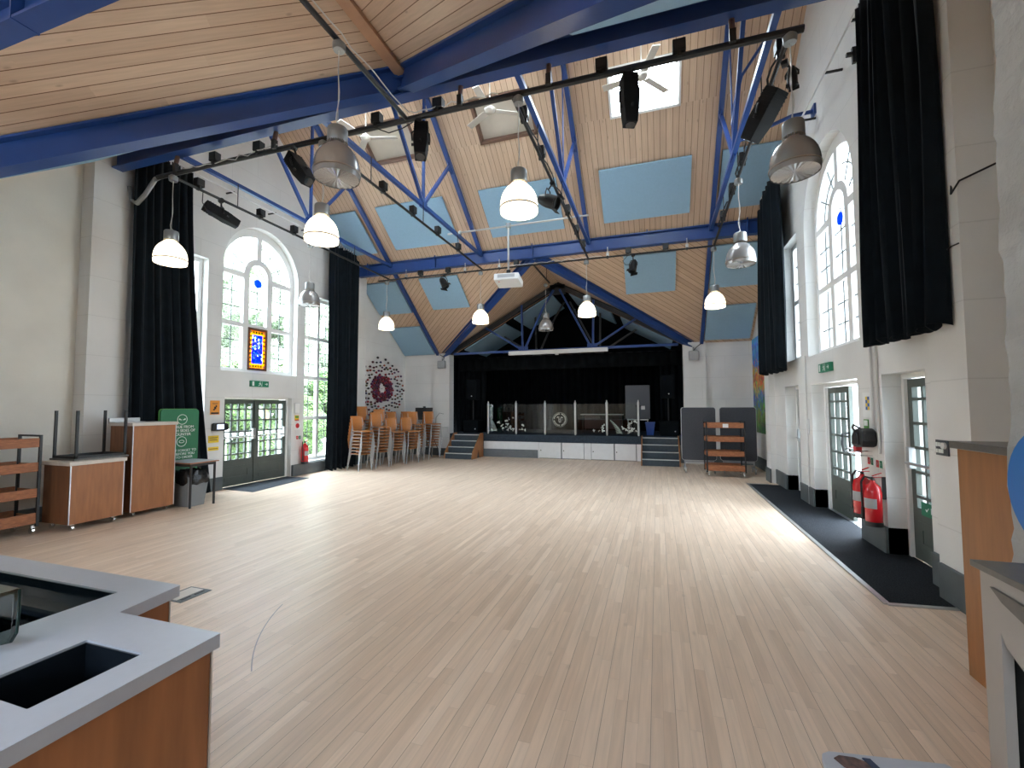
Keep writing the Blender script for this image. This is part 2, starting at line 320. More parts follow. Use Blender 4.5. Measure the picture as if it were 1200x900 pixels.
def build(name, mb, mat, parent=None, smooth=False, world=True, bev=0, loc=None, label=None):
    me = bpy.data.meshes.new(name)
    vs = mb.v
    if loc is not None: vs = [(v[0]-loc[0], v[1]-loc[1], v[2]-loc[2]) for v in vs]
    if parent is not None and world:
        L = root_of(parent).location; vs = [(v[0]-L.x, v[1]-L.y, v[2]-L.z) for v in vs]
    me.from_pydata(vs, [], mb.f); me.update()
    bm = bmesh.new(); bm.from_mesh(me); bmesh.ops.recalc_face_normals(bm, faces=bm.faces); bm.to_mesh(me); bm.free()
    if isinstance(mat, str): mat = M[mat]
    me.materials.append(mat)
    if smooth:
        for p in me.polygons: p.use_smooth = True
        try: me.set_sharp_from_angle(angle=math.radians(40))
        except Exception: pass
    o = bpy.data.objects.new(name, me); COL.objects.link(o)
    if loc is not None: o.location = loc
    if parent is not None: o.parent = parent
    if bev:
        b = o.modifiers.new('bevel', 'BEVEL'); b.width = bev; b.segments = 2; b.limit_method = 'ANGLE'
    if label: o['label'] = label
    return o
def thing(name, label, cat, loc, rz=0, group=None):
    o = bpy.data.objects.new(name, None); COL.objects.link(o); o.location = loc; o.rotation_euler = (0, 0, rz); o.empty_display_size = .1
    o['label'] = label; o['category'] = cat
    if group: o['group'] = group
    return o
def tag(o, label, cat, group=None, kind=None):
    if label: o['label'] = label
    if cat: o['category'] = cat
    if group: o['group'] = group
    if kind: o['kind'] = kind
    return o
def struct(name, mb, mat, **k):
    o = build(name, mb, mat, **k); o['kind'] = 'structure'; return o
def copy_tree(o, parent=None):
    c = o.copy(); COL.objects.link(c)
    if parent is not None: c.parent = parent
    for ch in list(o.children): copy_tree(ch, c)
    return c
def relabel(o, label, group=None):
    o['label'] = label
    if group: o['group'] = group
def curve_mesh(name, outline, holes, t):
    """2-D outline with holes (lists of points), filled and extruded to thickness t, centred on z=0 in local"""
    cu = bpy.data.curves.new(name, 'CURVE'); cu.dimensions = '2D'; cu.fill_mode = 'BOTH'; cu.extrude = t/2
    for pts in [outline]+holes:
        sp = cu.splines.new('POLY'); sp.points.add(len(pts)-1); sp.use_cyclic_u = True
        for i, p in enumerate(pts): sp.points[i].co = (p[0], p[1], 0, 1)
    ob = bpy.data.objects.new(name, cu); COL.objects.link(ob)
    dg = bpy.context.evaluated_depsgraph_get(); me = bpy.data.meshes.new_from_object(ob.evaluated_get(dg))
    bpy.data.objects.remove(ob); bpy.data.curves.remove(cu)
    mb = MB(); mb.v = [tuple(v.co) for v in me.vertices]; mb.f = [tuple(p.vertices) for p in me.polygons]; bpy.data.meshes.remove(me)
    return mb
def arch(a0, a1, z0, zs, ry, n=20):
    """outline of an arched opening: rectangle to springing zs, semi-ellipse rise ry"""
    c = (a0+a1)/2; r = (a1-a0)/2
    return [(a0, z0), (a1, z0)]+[(c+r*math.cos(PI*i/n), zs+ry*math.sin(PI*i/n)) for i in range(n+1)]
def rect(a0, a1, z0, z1): return [(a0, z0), (a1, z0), (a1, z1), (a0, z1)]
def to_side(mb, xc):
    """local (a, z, t) -> world (x=xc+t, y=a, z)"""
    mb.v = [(xc+v[2], v[0], v[1]) for v in mb.v]; return mb
def text_mb(s, size, ext=.002, align='CENTER'):
    cu = bpy.data.curves.new('t', 'FONT'); cu.body = s; cu.size = size; cu.extrude = ext; cu.align_x = align; cu.align_y = 'CENTER'
    ob = bpy.data.objects.new('t', cu); COL.objects.link(ob)
    dg = bpy.context.evaluated_depsgraph_get(); me = bpy.data.meshes.new_from_object(ob.evaluated_get(dg))
    bpy.data.objects.remove(ob); bpy.data.curves.remove(cu)
    mb = MB(); mb.v = [tuple(v.co) for v in me.vertices]; mb.f = [tuple(p.vertices) for p in me.polygons]; bpy.data.meshes.remove(me); return mb
def frame_on(side, x, y, z):
    """matrix with local x to the viewer's right, y up, z out towards the room"""
    R = {'L': ((0,1,0), (0,0,1), (1,0,0)), 'R': ((0,-1,0), (0,0,1), (-1,0,0)), 'F': ((1,0,0), (0,0,1), (0,-1,0))}[side]
    m = Matrix.Identity(4)
    for j, c in enumerate(R):
        for i in range(3): m[i][j] = c[i]
    m.translation = (x, y, z); return m
# ------------------------------------------------------------------ camera and view
CAM_F = 521.62; yaw, pitch, roll = 0.314705, 0.0516107, -0.0035121
cy_, sy_, cp_, sp_ = math.cos(yaw), math.sin(yaw), math.cos(pitch), math.sin(pitch)
fw = Vector((-sy_*cp_, cy_*cp_, sp_)); rt = Vector((cy_, sy_, 0)); up = rt.cross(fw)
c_, s_ = math.cos(roll), math.sin(roll); rt, up = c_*rt+s_*up, -s_*rt+c_*up
cam = bpy.data.cameras.new('camera'); cam.sensor_width = 36; cam.lens = CAM_F/1200*36; cam.clip_start = .05; cam.clip_end = 200
co = bpy.data.objects.new('camera', cam); COL.objects.link(co)
mw = Matrix.Identity(4)
for i in range(3): mw[i][0] = rt[i]; mw[i][1] = up[i]; mw[i][2] = -fw[i]
mw.translation = (0, 0, 1.65); co.matrix_world = mw; SC.camera = co
SC.view_settings.view_transform = 'Standard'; SC.view_settings.look = 'None'; SC.view_settings.gamma = 1; SC.view_settings.use_curve_mapping = False
SC.view_settings.exposure = 0.88
try:
    SC.cycles.max_bounces = 10; SC.cycles.diffuse_bounces = 6; SC.cycles.glossy_bounces = 4; SC.cycles.transparent_max_bounces = 12
    SC.cycles.caustics_reflective = False; SC.cycles.caustics_refractive = False; SC.cycles.sample_clamp_indirect = 6
except Exception: pass
# ------------------------------------------------------------------ levels of the building
XL, XR = -8.42, 2.42            # inner faces of the side walls between the piers
XLe, XRe = -8.60, 2.58          # inner faces in the end bays
YN, YPN, YR, YPF, YF = 1.69, 4.75, 7.84, 11.1, 14.0
K = .767
def zn(y): return 5.85-K*(YPN-y)
def zf(y): return 3.5+K*(YF-y)
def zroof(y): return zn(y) if y < YR else zf(y)
ZR = zf(YR)
XA = -3.0; SEAVE_L, SEAVE_R = -7.1, 1.1
def zg(x): return 5.72-abs(x-XA)*(2.22/4.1)     # stage gable
def za(x): return 5.93-abs(x-XA)*(2.26/4.1)     # servery gable
# ---- floor
fl = MB().add([(-9.2,-4.2,0),(3.2,-4.2,0),(3.2,14.3,0),(-9.2,14.3,0)], [(0,1,2,3)])
fo = struct('floor', fl, 'floor')
uvl = fo.data.uv_layers.new(name='UVMap')
for l in fo.data.loops: v = fo.data.vertices[l.vertex_index].co; uvl.data[l.index].uv = (v.x, v.y)
# ---- boarded slopes
def plank(name, polys, along, mat='ceil'):
    mb = MB()
    for p in polys: mb.add(p, [tuple(range(len(p)))])
    o = struct(name, mb, mat); me = o.data; uvl = me.uv_layers.new(name='UVMap'); al = Vector(along).normalized()
    for p in me.polygons:
        n = p.normal; ac = n.cross(al).normalized()
        for li in p.loop_indices:
            v = me.vertices[me.loops[li].vertex_index].co; uvl.data[li].uv = (v.dot(ac)+20, v.dot(al)+20)
    return o
SKY = [(-6.33, -5.08), (-3.56, -2.32), (-0.76, 0.51)]
sy0, sy1 = 8.19, 8.85
def P_f(x, y): return (x, y, zf(y))
def P_n(x, y): return (x, y, zn(y))
xs = [-8.85]+[a for s in SKY for a in s]+[2.85]
polys = []
for (y0, y1) in ((YR, sy0), (sy0, sy1), (sy1, YPF)):
    for i in range(len(xs)-1):
        if (y0 == sy0) and i % 2 == 1: continue
        polys.append([P_f(xs[i], y0), P_f(xs[i+1], y0), P_f(xs[i+1], y1), P_f(xs[i], y1)])
plank('ceiling_far_slope', polys, (0, 1, -K))
VL, VR = Vector((-4.1, 2.9, -2.22)), Vector((4.1, 2.9, -2.22))
plank('ceiling_far_slope_left', [[P_f(-8.85,YPF), P_f(XA,YPF), P_f(SEAVE_L,YF), P_f(-8.85,YF)]], VL)
plank('ceiling_far_slope_right', [[P_f(XA,YPF), P_f(2.85,YPF), P_f(2.85,YF), P_f(SEAVE_R,YF)]], VR)
YS = 14.12
def G(x, y): return (x, y, zg(x))
xv = lambda y, s: XA+s*4.1*(y-YPF)/2.9
plank('ceiling_stage_left', [[G(XA,YPF), G(XA,YS), G(SEAVE_L,YS), G(SEAVE_L,YF)]], VL)
plank('ceiling_stage_right', [[G(XA,YPF), G(SEAVE_R,YF), G(SEAVE_R,YS), G(XA,YS)]], VR)
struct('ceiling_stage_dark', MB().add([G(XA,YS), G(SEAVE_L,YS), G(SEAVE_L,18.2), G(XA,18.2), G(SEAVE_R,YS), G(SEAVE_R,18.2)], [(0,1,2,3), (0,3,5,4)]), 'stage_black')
polys = []; ny0, ny1 = 2*YR-sy1, 2*YR-sy0
for (y0, y1) in ((YPN, ny0), (ny0, ny1), (ny1, YR)):
    for i in range(len(xs)-1):
        if (y0 == ny0) and i % 2 == 1: continue
        polys.append([P_n(xs[i], y0), P_n(xs[i+1], y0), P_n(xs[i+1], y1), P_n(xs[i], y1)])
plank('ceiling_near_slope', polys, (0, 1, K))
ANL, ANR = Vector((-4.1, YN-YPN, -2.347)), Vector((4.1, YN-YPN, -2.347))
plank('ceiling_near_slope_left', [[P_n(-8.85,YN), P_n(SEAVE_L,YN), P_n(XA,YPN), P_n(-8.85,YPN)]], ANL)
plank('ceiling_near_slope_right', [[P_n(SEAVE_R,YN), P_n(2.85,YN), P_n(2.85,YPN), P_n(XA,YPN)]], ANR)
def A(x, y): return (x, y, za(x))
plank('ceiling_servery_left', [[A(XA,YPN), A(SEAVE_L,YN), A(SEAVE_L,-4.2), A(XA,-4.2)]], ANL)
AX0, AX1, AY0, AY1 = -1.6, -.9, -.8, .0     # unseen rooflight added over the servery to brighten the near floor
plank('ceiling_servery_right', [[A(XA,YPN), A(XA,AY1), A(SEAVE_R,AY1), A(SEAVE_R,YN)], [A(XA,AY1), A(XA,AY0), A(AX0,AY0), A(AX0,AY1)], [A(AX1,AY1), A(AX1,AY0), A(SEAVE_R,AY0), A(SEAVE_R,AY1)], [A(XA,AY0), A(XA,-4.2), A(SEAVE_R,-4.2), A(SEAVE_R,AY0)]], ANR)
struct('trim_servery_ridge', MB().box(XA-.07, XA+.07, -4.2, YPN, 5.84, 5.94), 'batten')
# ---- side walls: thick middle bay with openings, end bays set back, piers under the purlins
def gable_poly(y0, y1, extra=.06):
    pts = [(y1, zroof(y1)+extra)]
    if y0 < YR < y1: pts.append((YR, ZR+extra))
    pts.append((y0, zroof(y0)+extra)); return pts
def side_wall(name, xc, y0, y1, notches, holes, t, mat='wall_y'):
    out = [(y0, 0)]
    for a, b, h in notches: out += [(a, 0), (a, h), (b, h), (b, 0)]
    out += [(y1, 0)]+gable_poly(y0, y1)
    return struct(name, to_side(curve_mesh(name, out, holes, t), xc), mat)
ARL = (6.74, 8.74, 2.42, 4.69, 1.0); ARR = (6.6, 8.58, 2.47, 4.62, 1.0)
side_wall('wall_left', XL-.2, 4.9, 10.95, [(6.85, 8.62, 1.88)], [arch(*ARL), rect(5.2, 6.42, .3, 4.62), rect(9.0, 10.3, .3, 4.55)], .4)
side_wall('wall_right', XR+.2, 4.8, 10.95, [(5.22, 6.08, 2.0), (6.72, 8.5, 2.0), (9.2, 10.08, 2.03)], [arch(*ARR), rect(5.2, 6.15, 2.5, 4.75), rect(9.0, 9.92, 2.5, 4.75)], .4)
for nm, y0, y1 in (('near', YN-.1, 4.95), ('far', 10.9, 14.3)):
    struct('wall_left_'+nm, MB().prism([(y0,0),(y1,0)]+gable_poly(y0, y1), 'x', XLe-.3, XLe), 'wall_y' if nm == 'far' else 'wall_plain')
    struct('wall_right_'+nm, MB().prism([(y0,0),(y1,0)]+gable_poly(y0, y1), 'x', XRe, XRe+.3), 'wall_y')
for i, (xa, xb, y0, y1) in enumerate(((XLe-.05, -8.33, 4.45, 4.96), (XLe-.05, -8.33, 10.9, 11.35), (2.31, XRe+.05, 4.4, 4.9), (2.31, XRe+.05, 10.9, 11.3))):
    struct('wall_pier_%s_%s' % ('left' if i < 2 else 'right', 'far' if i % 2 else 'near'), MB().prism([(y0,0),(y1,0)]+gable_poly(y0, y1, .02), 'x', xa, xb), 'wall_y')
# ---- far wall either side of the stage opening
struct('wall_far_left', MB().box(-8.9, -6.8, YF, YF+.25, 0, 3.56), 'wall_x')
struct('wall_far_right', MB().box(.75, 2.9, YF, YF+.25, 0, 3.56), 'wall_x')
struct('wall_far_pier_left', MB().box(-7.4, -6.8, YF-.1, YF, 0, 3.52), 'wall_x')
struct('wall_far_pier_right', MB().box(.75, 1.36, YF-.1, YF, 0, 3.52), 'wall_x')
# ---- near wall and the servery the camera stands in
struct('wall_near_left', MB().box(-8.9, -7.1, YN-.3, YN, 0, 3.6), 'wall_x')
def rough_jamb():
    mb = MB(); n = 110; random.seed(3); vs = []
    for k in range(n+1):
        z = 4.2*k/n; e = .010*math.sin(k*.7)+random.uniform(-.014, .014)+.014*math.sin(k*.23)-.045*z+.05
        vs += [(.968+e*.35, YN+e*1.2, z), (.96+random.uniform(-.003,.003), YN-.25, z), (.96, -4.2, z), (3.2, YN+.02, z)]
    fs = []
    for k in range(n):
        a = 4*k; b = a+4; fs += [(a, a+1, b+1, b), (a+1, a+2, b+2, b+1), (a+3, a, b, b+3)]
    return mb.add(vs, fs)
struct('wall_near_right', rough_jamb(), 'rough', smooth=False)
struct('wall_servery_left', MB().box(-7.4, -7.1, -4.2, YN-.2, 0, 3.6), 'wall_plain')
bw = curve_mesh('b', [(-7.4,0),(3.2,0),(3.2,3.4),(XA,5.95),(-7.4,3.4)], [rect(-6.4,-3.6,2.0,3.2), rect(-2.4,.4,2.0,3.2)], .3); bw.v = [(v[0], -4.2+v[2], v[1]) for v in bw.v]
struct('wall_back', bw, 'wall_plain')
# ---- skirtings
def skirt(name, segs):
    mb = MB()
    for x0, x1, y0, y1, h in segs: mb.box(x0, x1, y0, y1, 0, h)
    struct(name, mb, 'skirt', bev=.006)
skirt('baseboard_left', [(XL, XL+.035, 4.97, 6.83, .26), (XL, XL+.06, 8.64, 10.9, .27), (-8.33, -8.30, 4.45, 4.96, .26), (XLe, XLe+.03, YN, 4.45, .22), (-8.33, -8.30, 10.9, 11.36, .27), (XLe, XLe+.03, 11.36, 14.0, .22)])
skirt('baseboard_right', [(2.39, XR, 4.86, 5.2, .3), (2.39, XR, 6.1, 6.7, .3), (2.39, XR, 8.52, 9.18, .3), (2.39, XR, 10.1, 10.9, .3), (2.28, 2.31, 4.4, 4.87, .3), (2.28, 2.31, 10.89, 11.31, .3), (2.28, XRe, 4.37, 4.4, .3),
    (2.39, 2.62, 6.68, 6.70, .3), (2.39, 2.62, 6.08, 6.10, .3), (2.39, 2.62, 8.50, 8.52, .3), (2.39, 2.62, 10.08, 10.10, .3), (2.55, XRe, 11.3, 14, .3), (1.4, 2.55, 13.97, 14, .3)])
skirt('baseboard_far', [(-8.6, -7.4, 13.97, 14, .25), (-7.4, -6.8, 13.87, 13.9, .25)])
# ------------------------------------------------------------------ windows
def lead_grid(mb, a0, a1, z0, z1, cols=2, rows=3, w=.017):
    for i in range(1, cols): a = a0+(a1-a0)*i/cols; mb.box(a-w/2, a+w/2, z0, z1, -.006, .006)
    for j in range(1, rows): z = z0+(z1-z0)*j/rows; mb.box(a0, a1, z-w/2, z+w/2, -.006, .006)
def arch_window(name, side, a0, a1, z0, zs, ry, stained):
    s = 1 if side == 'R' else -1; x = XR+.2 if side == 'R' else XL-.2
    c = (a0+a1)/2; w = (a1-a0)/2
    f = lambda q: (c+q[0]*w, q[1])
    zt = z0+1.0; zb = zt+.09; zm = zs-.18; zq = zs-.08
    holes = []; grids = []
    for (p, q) in ((-.90, -.38), (.38, .90)):
        holes.append([f(v) for v in rect(p, q, z0+.09, zt)]); grids.append((p, q, z0+.09, zt)); holes.append([f(v) for v in rect(p, q, zb, zm)]); grids.append((p, q, zb, zm))
    holes.append([f(v) for v in rect(-.24, .24, z0+.09, zt)])
    holes.append(arch(c-.24*w, c+.24*w, zb, zs-.05, .25, 12)); grids.append((-.24, .24, zb, zs-.05))
    ro, ri = .90, .38; n = 10
    for sg in (-1, 1):
        t0 = math.acos(.06/ro); t1 = math.acos(.06/ri)
        arc_o = [(sg*ro*math.cos(t0*k/n), zq+(zs-zq)*0+ry*ro*math.sin(t0*k/n)) for k in range(n+1)]
        arc_i = [(sg*ri*math.cos(t1*k/n), zq+.02+ri*w*math.sin(t1*k/n)) for k in range(n, -1, -1)]
        holes.append([f(v) for v in arc_o+arc_i])
    fr = to_side(curve_mesh(name, arch(a0-.02, a1+.02, z0-.02, zs, ry+.02, 24), holes, .08), x)
    wo = struct(name, fr, 'white')
    ld = MB()
    for g in grids:
        lead_grid(ld, c+g[0]*w, c+g[1]*w, g[2], g[3])
    if True:
        lead_grid(ld, c-.24*w, c+.24*w, z0+.09, zt) if not stained else None
        for sg in (-1, 1):
            for t in (30, 60):
                t = math.radians(t); ld.bar((c+sg*ri*w*math.cos(t), zq+ri*w*math.sin(t), 0), (c+sg*ro*w*math.cos(t), zq+ro*ry*math.sin(t), 0), .017, .012)
            rm = .64; pts = [(c+sg*rm*w*math.cos(math.radians(t)), zq+rm*w*math.sin(math.radians(t)), 0) for t in range(0, 86, 8)]
            ld.tube(pts, .009, 5)
    build('leading', to_side(ld, x-.0), 'lead', wo)
    gl = MB().add([(p[0], p[1], 0) for p in arch(a0, a1, z0, zs, ry, 24)], [tuple(range(27))]); build('window_pane', to_side(gl, x+.01*s), 'glass', wo)
    disc = MB().prism([(.095*math.cos(t*PI/12), .095*math.sin(t*PI/12)) for t in range(24)], 'z', -.008, .008); disc.v = [(v[0]+c, v[1]+zs-.22, v[2]) for v in disc.v]
    build('blue_glass_roundel', to_side(disc, x-.012*s), 'st_blue', wo)
    if stained:
        sp0, sp1, q0, q1 = c-.24*w, c+.24*w, z0+.09, zt
        sf = to_side(curve_mesh('s', rect(sp0-.01, sp1+.01, q0-.02, q1+.02), [rect(sp0+.035, sp1-.035, q0+.035, q1-.035)], .05), x-.035*s)
        pn = build('stained_glass_panel', sf, 'st_brown', wo, label='brown framed stained glass panel with white flowers on blue')
        bd = to_side(curve_mesh('s', rect(sp0+.03, sp1-.03, q0+.03, q1-.03), [rect(sp0+.10, sp1-.10, q0+.13, q1-.13)], .008), x-.035*s); build('amber_border', bd, 'st_amber', pn)
        gb = MB()
        for k in range(9):
            zz = q0+.07+(q1-q0-.14)*k/8
            for aa in (sp0+.065, sp1-.065): gb.box(aa-.018, aa+.018, zz-.02, zz+.02, -.008, .008)
        for k in range(4): gb.box(sp0+.12+k*.07, sp0+.16+k*.07, q0+.05, q0+.10, -.008, .008); gb.box(sp0+.12+k*.07, sp0+.16+k*.07, q1-.10, q1-.05, -.008, .008)
        build('green_border_glass', to_side(gb, x-.045*s), 'st_green', pn)
        pc = MB().box(sp0+.10, sp1-.10, q0+.13, q1-.13, -.004, .004); build('blue_field', to_side(pc, x-.035*s), 'stained', pn)
        fl = MB()
        for (u, v, r) in ((.24, .70, .035), (.19, .62, .03), (.27, .60, .04), (.22, .54, .03), (.28, .47, .035), (.16, .66, .03), (.30, .66, .025), (.19, .34, .04), (.16, .28, .025), (.31, .40, .028)):
            d = MB().prism([(r*math.cos(t*PI/5), r*1.2*math.sin(t*PI/5)) for t in range(10)], 'z', -.005, .005); d.v = [(p[0]+sp0+u*w, p[1]+q0+v*(q1-q0), p[2]) for p in d.v]; fl.add(d.v, d.f)
        for aa in (sp0+.065, sp1-.065):
            for zz in (q0+.07, (q0+q1)/2, q1-.07): d = MB().prism([(.024*math.cos(t*PI/5), .024*math.sin(t*PI/5)) for t in range(10)], 'z', -.012, .012); d.v = [(p[0]+aa, p[1]+zz, p[2]) for p in d.v]; fl.add(d.v, d.f)
        build('white_flower_glass', to_side(fl, x-.05*s), 'st_white', pn)
    return wo
arch_window('window_1', 'L', *ARL, True)
arch_window('window_4', 'R', *ARR, False)
def grid_window(name, side, a0, a1, z0, z1, cols, rows, zs=None):
    x = XR+.2 if side == 'R' else XL-.2; s = 1 if side == 'R' else -1
    bw = .085; cw = (a1-a0-bw*(cols+1))/cols; rh = (z1-z0-bw*(rows+1))/rows; holes = []; ld = MB()
    for i in range(cols):
        for j in range(rows):
            p = a0+bw+i*(cw+bw); q = z0+bw+j*(rh+bw); holes.append(rect(p, p+cw, q, q+rh)); lead_grid(ld, p, p+cw, q, q+rh)
    wo = struct(name, to_side(curve_mesh(name, rect(a0-.02, a1+.02, z0-.02, z1+.02), holes, .08), x), 'white')
    build('leading', to_side(ld, x), 'lead', wo)
    build('window_pane', to_side(MB().add([(a0,z0,0),(a1,z0,0),(a1,z1,0),(a0,z1,0)], [(0,1,2,3)]), x+.01*s), 'glass', wo)
grid_window('window_2', 'L', 5.2, 6.42, .3, 4.62, 2, 4)
grid_window('window_3', 'L', 9.0, 10.3, .3, 4.55, 2, 4)
grid_window('window_5', 'R', 5.2, 6.15, 2.5, 4.75, 2, 2)
grid_window('window_6', 'R', 9.0, 9.92, 2.5, 4.75, 1, 2)
for i, (xa, xb) in enumerate(((-6.4,-3.6), (-2.4,.4))):  # two windows behind the camera, added to let in more daylight
    h = [rect(xa+.06+k*(xb-xa-.06)/3, xa+(k+1)*(xb-xa-.06)/3, 2.06, 3.14) for k in range(3)]
    w = curve_mesh('w', rect(xa, xb, 2.0, 3.2), h, .08); w.v = [(v[0], -4.2+v[2], v[1]) for v in w.v]
    wo = struct('window_%d' % (7+i), w, 'white')
# white reveals round the doors
# ------------------------------------------------------------------ skylights
SL = Vector((0, 1, -K)).normalized(); SN = Vector((0, K, 1)).normalized()
def on_slope(x, y, n=0):
    p = Vector((x, y, zf(y)))+SN*n; return tuple(p)
for i, (xa, xb) in enumerate(SKY):
    wo = None; mb = MB(); d = .16
    def ring(mb, x0, x1, ya, yb, t, n0, n1):
        for (p, q, r, s2) in ((x0, x0+t, ya, yb), (x1-t, x1, ya, yb), (x0, x1, ya, ya+t*.8), (x0, x1, yb-t*.8, yb)):
            vs = [on_slope(a, b, n) for n in (n0, n1) for a, b in ((p, r), (q, r), (q, s2), (p, s2))]
            mb.add(vs, [(0,1,2,3), (7,6,5,4), (0,4,5,1), (1,5,6,2), (2,6,7,3), (3,7,4,0)])
    ring(mb, xa-.03, xb+.03, sy0-.025, sy1+.025, .045 if i == 2 else .06, -.02, d)
    wo = struct('window_%d' % (9+i), mb, 'white' if i == 2 else 'brownframe')
    m2 = MB(); ring(m2, xa, xb, sy0, sy1, .07, d-.03, d+.02); build('window_frame', m2, 'white' if i == 2 else 'brownframe', wo)
    pane = MB().add([on_slope(a, b, d+.01) for a, b in ((xa, sy0), (xb, sy0), (xb, sy1), (xa, sy1))], [(0,1,2,3)]); build('window_pane', pane, 'glass', wo)
    if i < 2:
        bl = MB().add([on_slope(a, b, d-.04) for a, b in ((xa+.02, sy0+.02), (xb-.02, sy0+.02), (xb-.02, sy1-.02), (xa+.02, sy1-.02))], [(0,1,2,3)]); build('roller_blind', bl, 'blind', wo)
mb = MB(); q = lambda x, y, n: (x, y, za(x)+n)
for (p, r, a, b) in ((AX0-.02, AX0+.05, AY0, AY1), (AX1-.05, AX1+.02, AY0, AY1), (AX0, AX1, AY0-.02, AY0+.05), (AX0, AX1, AY1-.05, AY1+.02)):
    mb.add([q(x, y, n) for n in (-.02, .16) for x, y in ((p, a), (r, a), (r, b), (p, b))], [(0,1,2,3), (7,6,5,4), (0,4,5,1), (1,5,6,2), (2,6,7,3), (3,7,4,0)])
wo = struct('window_12', mb, 'white'); build('window_pane', MB().add([q(x, y, .15) for x, y in ((AX0, AY0), (AX1, AY0), (AX1, AY1), (AX0, AY1))], [(0,1,2,3)]), 'glass', wo)  # added rooflight, out of view, brings daylight to the near floor
for i, (xa, xb) in enumerate(SKY):  # unseen rooflights on the near slope, added so daylight reaches the hall floor
    Nn = Vector((0, -K, 1)).normalized(); q = lambda x, y, n: tuple(Vector((x, y, zn(y)))+Nn*n); mb = MB(); t_ = .045
    for (p, r, a, b) in ((xa-.03, xa+t_, ny0-.02, ny1+.02), (xb-t_, xb+.03, ny0-.02, ny1+.02), (xa, xb, ny0-.02, ny0+t_), (xa, xb, ny1-t_, ny1+.02)):
        mb.add([q(x, y, n) for n in (-.02, .16) for x, y in ((p, a), (r, a), (r, b), (p, b))], [(0,1,2,3), (7,6,5,4), (0,4,5,1), (1,5,6,2), (2,6,7,3), (3,7,4,0)])
    wo = struct('window_%d' % (13+i), mb, 'white'); build('window_pane', MB().add([q(x, y, .15) for x, y in ((xa, ny0), (xb, ny0), (xb, ny1), (xa, ny1))], [(0,1,2,3)]), 'glass', wo)
# ------------------------------------------------------------------ outside
struct('ground_outside', MB().box(-40, -8.6, -20, 40, -.12, -.04).box(2.6, 40, -20, 40, -.12, -.04), 'ground')
def hedge(name, x0, x1, y0, y1, h, label, seed):
    random.seed(seed); mb = MB()
    for k in range(90):
        cx = random.uniform(x0, x1); cyy = random.uniform(y0, y1); cz = random.uniform(.2, h); r = random.uniform(.35, .7); mb.sphere((cx, cyy, cz), r, 9, 6, (1, 1, random.uniform(.7, 1.1)))
    # jitter for a leafy outline
    mb.v = [(v[0]+random.uniform(-.07,.07), v[1]+random.uniform(-.07,.07), max(-.03, v[2]+random.uniform(-.07,.07))) for v in mb.v]
    tag(build(name, mb, 'leaf'), label, 'hedge')
hedge('hedge', -13.4, -12.2, 3.0, 15.0, 2.9, 'green leafy hedge seen through the glazed double doors on the left', 5)
M['pale_leaf'] = leaf_mat('pale_tree_leaves', (.24,.32,.19), (.60,.68,.52))
def tree(x, y, h, r, label, seed):
    random.seed(seed); t = thing('tree', label, 'tree', (x, y, -.04)); mb = MB()
    for k in range(110):
        a = random.uniform(0, 6.28); q = random.uniform(0, r); mb.sphere((x+q*math.cos(a), y+q*math.sin(a), random.uniform(h*.28, h)), random.uniform(.4, .9), 8, 5)
    mb.v = [(v[0]+random.uniform(-.12,.12), v[1]+random.uniform(-.12,.12), v[2]+random.uniform(-.12,.12)) for v in mb.v]
    build('crown', mb, 'pale_leaf', t); build('trunk', MB().cyl((x, y, -.04), (x, y, h*.6), .18, .1), 'batten', t)
for k_, (ty, th, tr_, tl) in enumerate(((11.5, 8.0, 2.6, 'pale green tree far left behind the hedge'), (14.6, 8.6, 2.7, 'pale green tree behind the hedge, seen in the left column of the arched window'),
        (17.8, 8.2, 2.7, 'pale green tree behind the hedge, seen in the middle of the arched window'), (21.0, 8.8, 2.8, 'pale green tree behind the hedge, seen at the right of the arched window'), (24.5, 8.4, 2.8, 'pale green tree behind the hedge, seen through the tall window by the curtain'))):
    tree(-19+.4*(k_ % 2), ty, th, tr_, tl, 40+k_)
t = thing('handrail', 'white metal handrail sloping outside the left double doors', 'railing', (-10.6, 8.0, -.04))
build('rail', MB().tube([(-10.9, 6.6, .35), (-10.5, 8.2, .95), (-10.5, 11, .98)], .035), 'white', t)
for k in range(8): build('baluster', MB().cyl((-10.5, 8.3+k*.32, -.04), (-10.5, 8.3+k*.32, .95), .018, n=6), 'white', t)
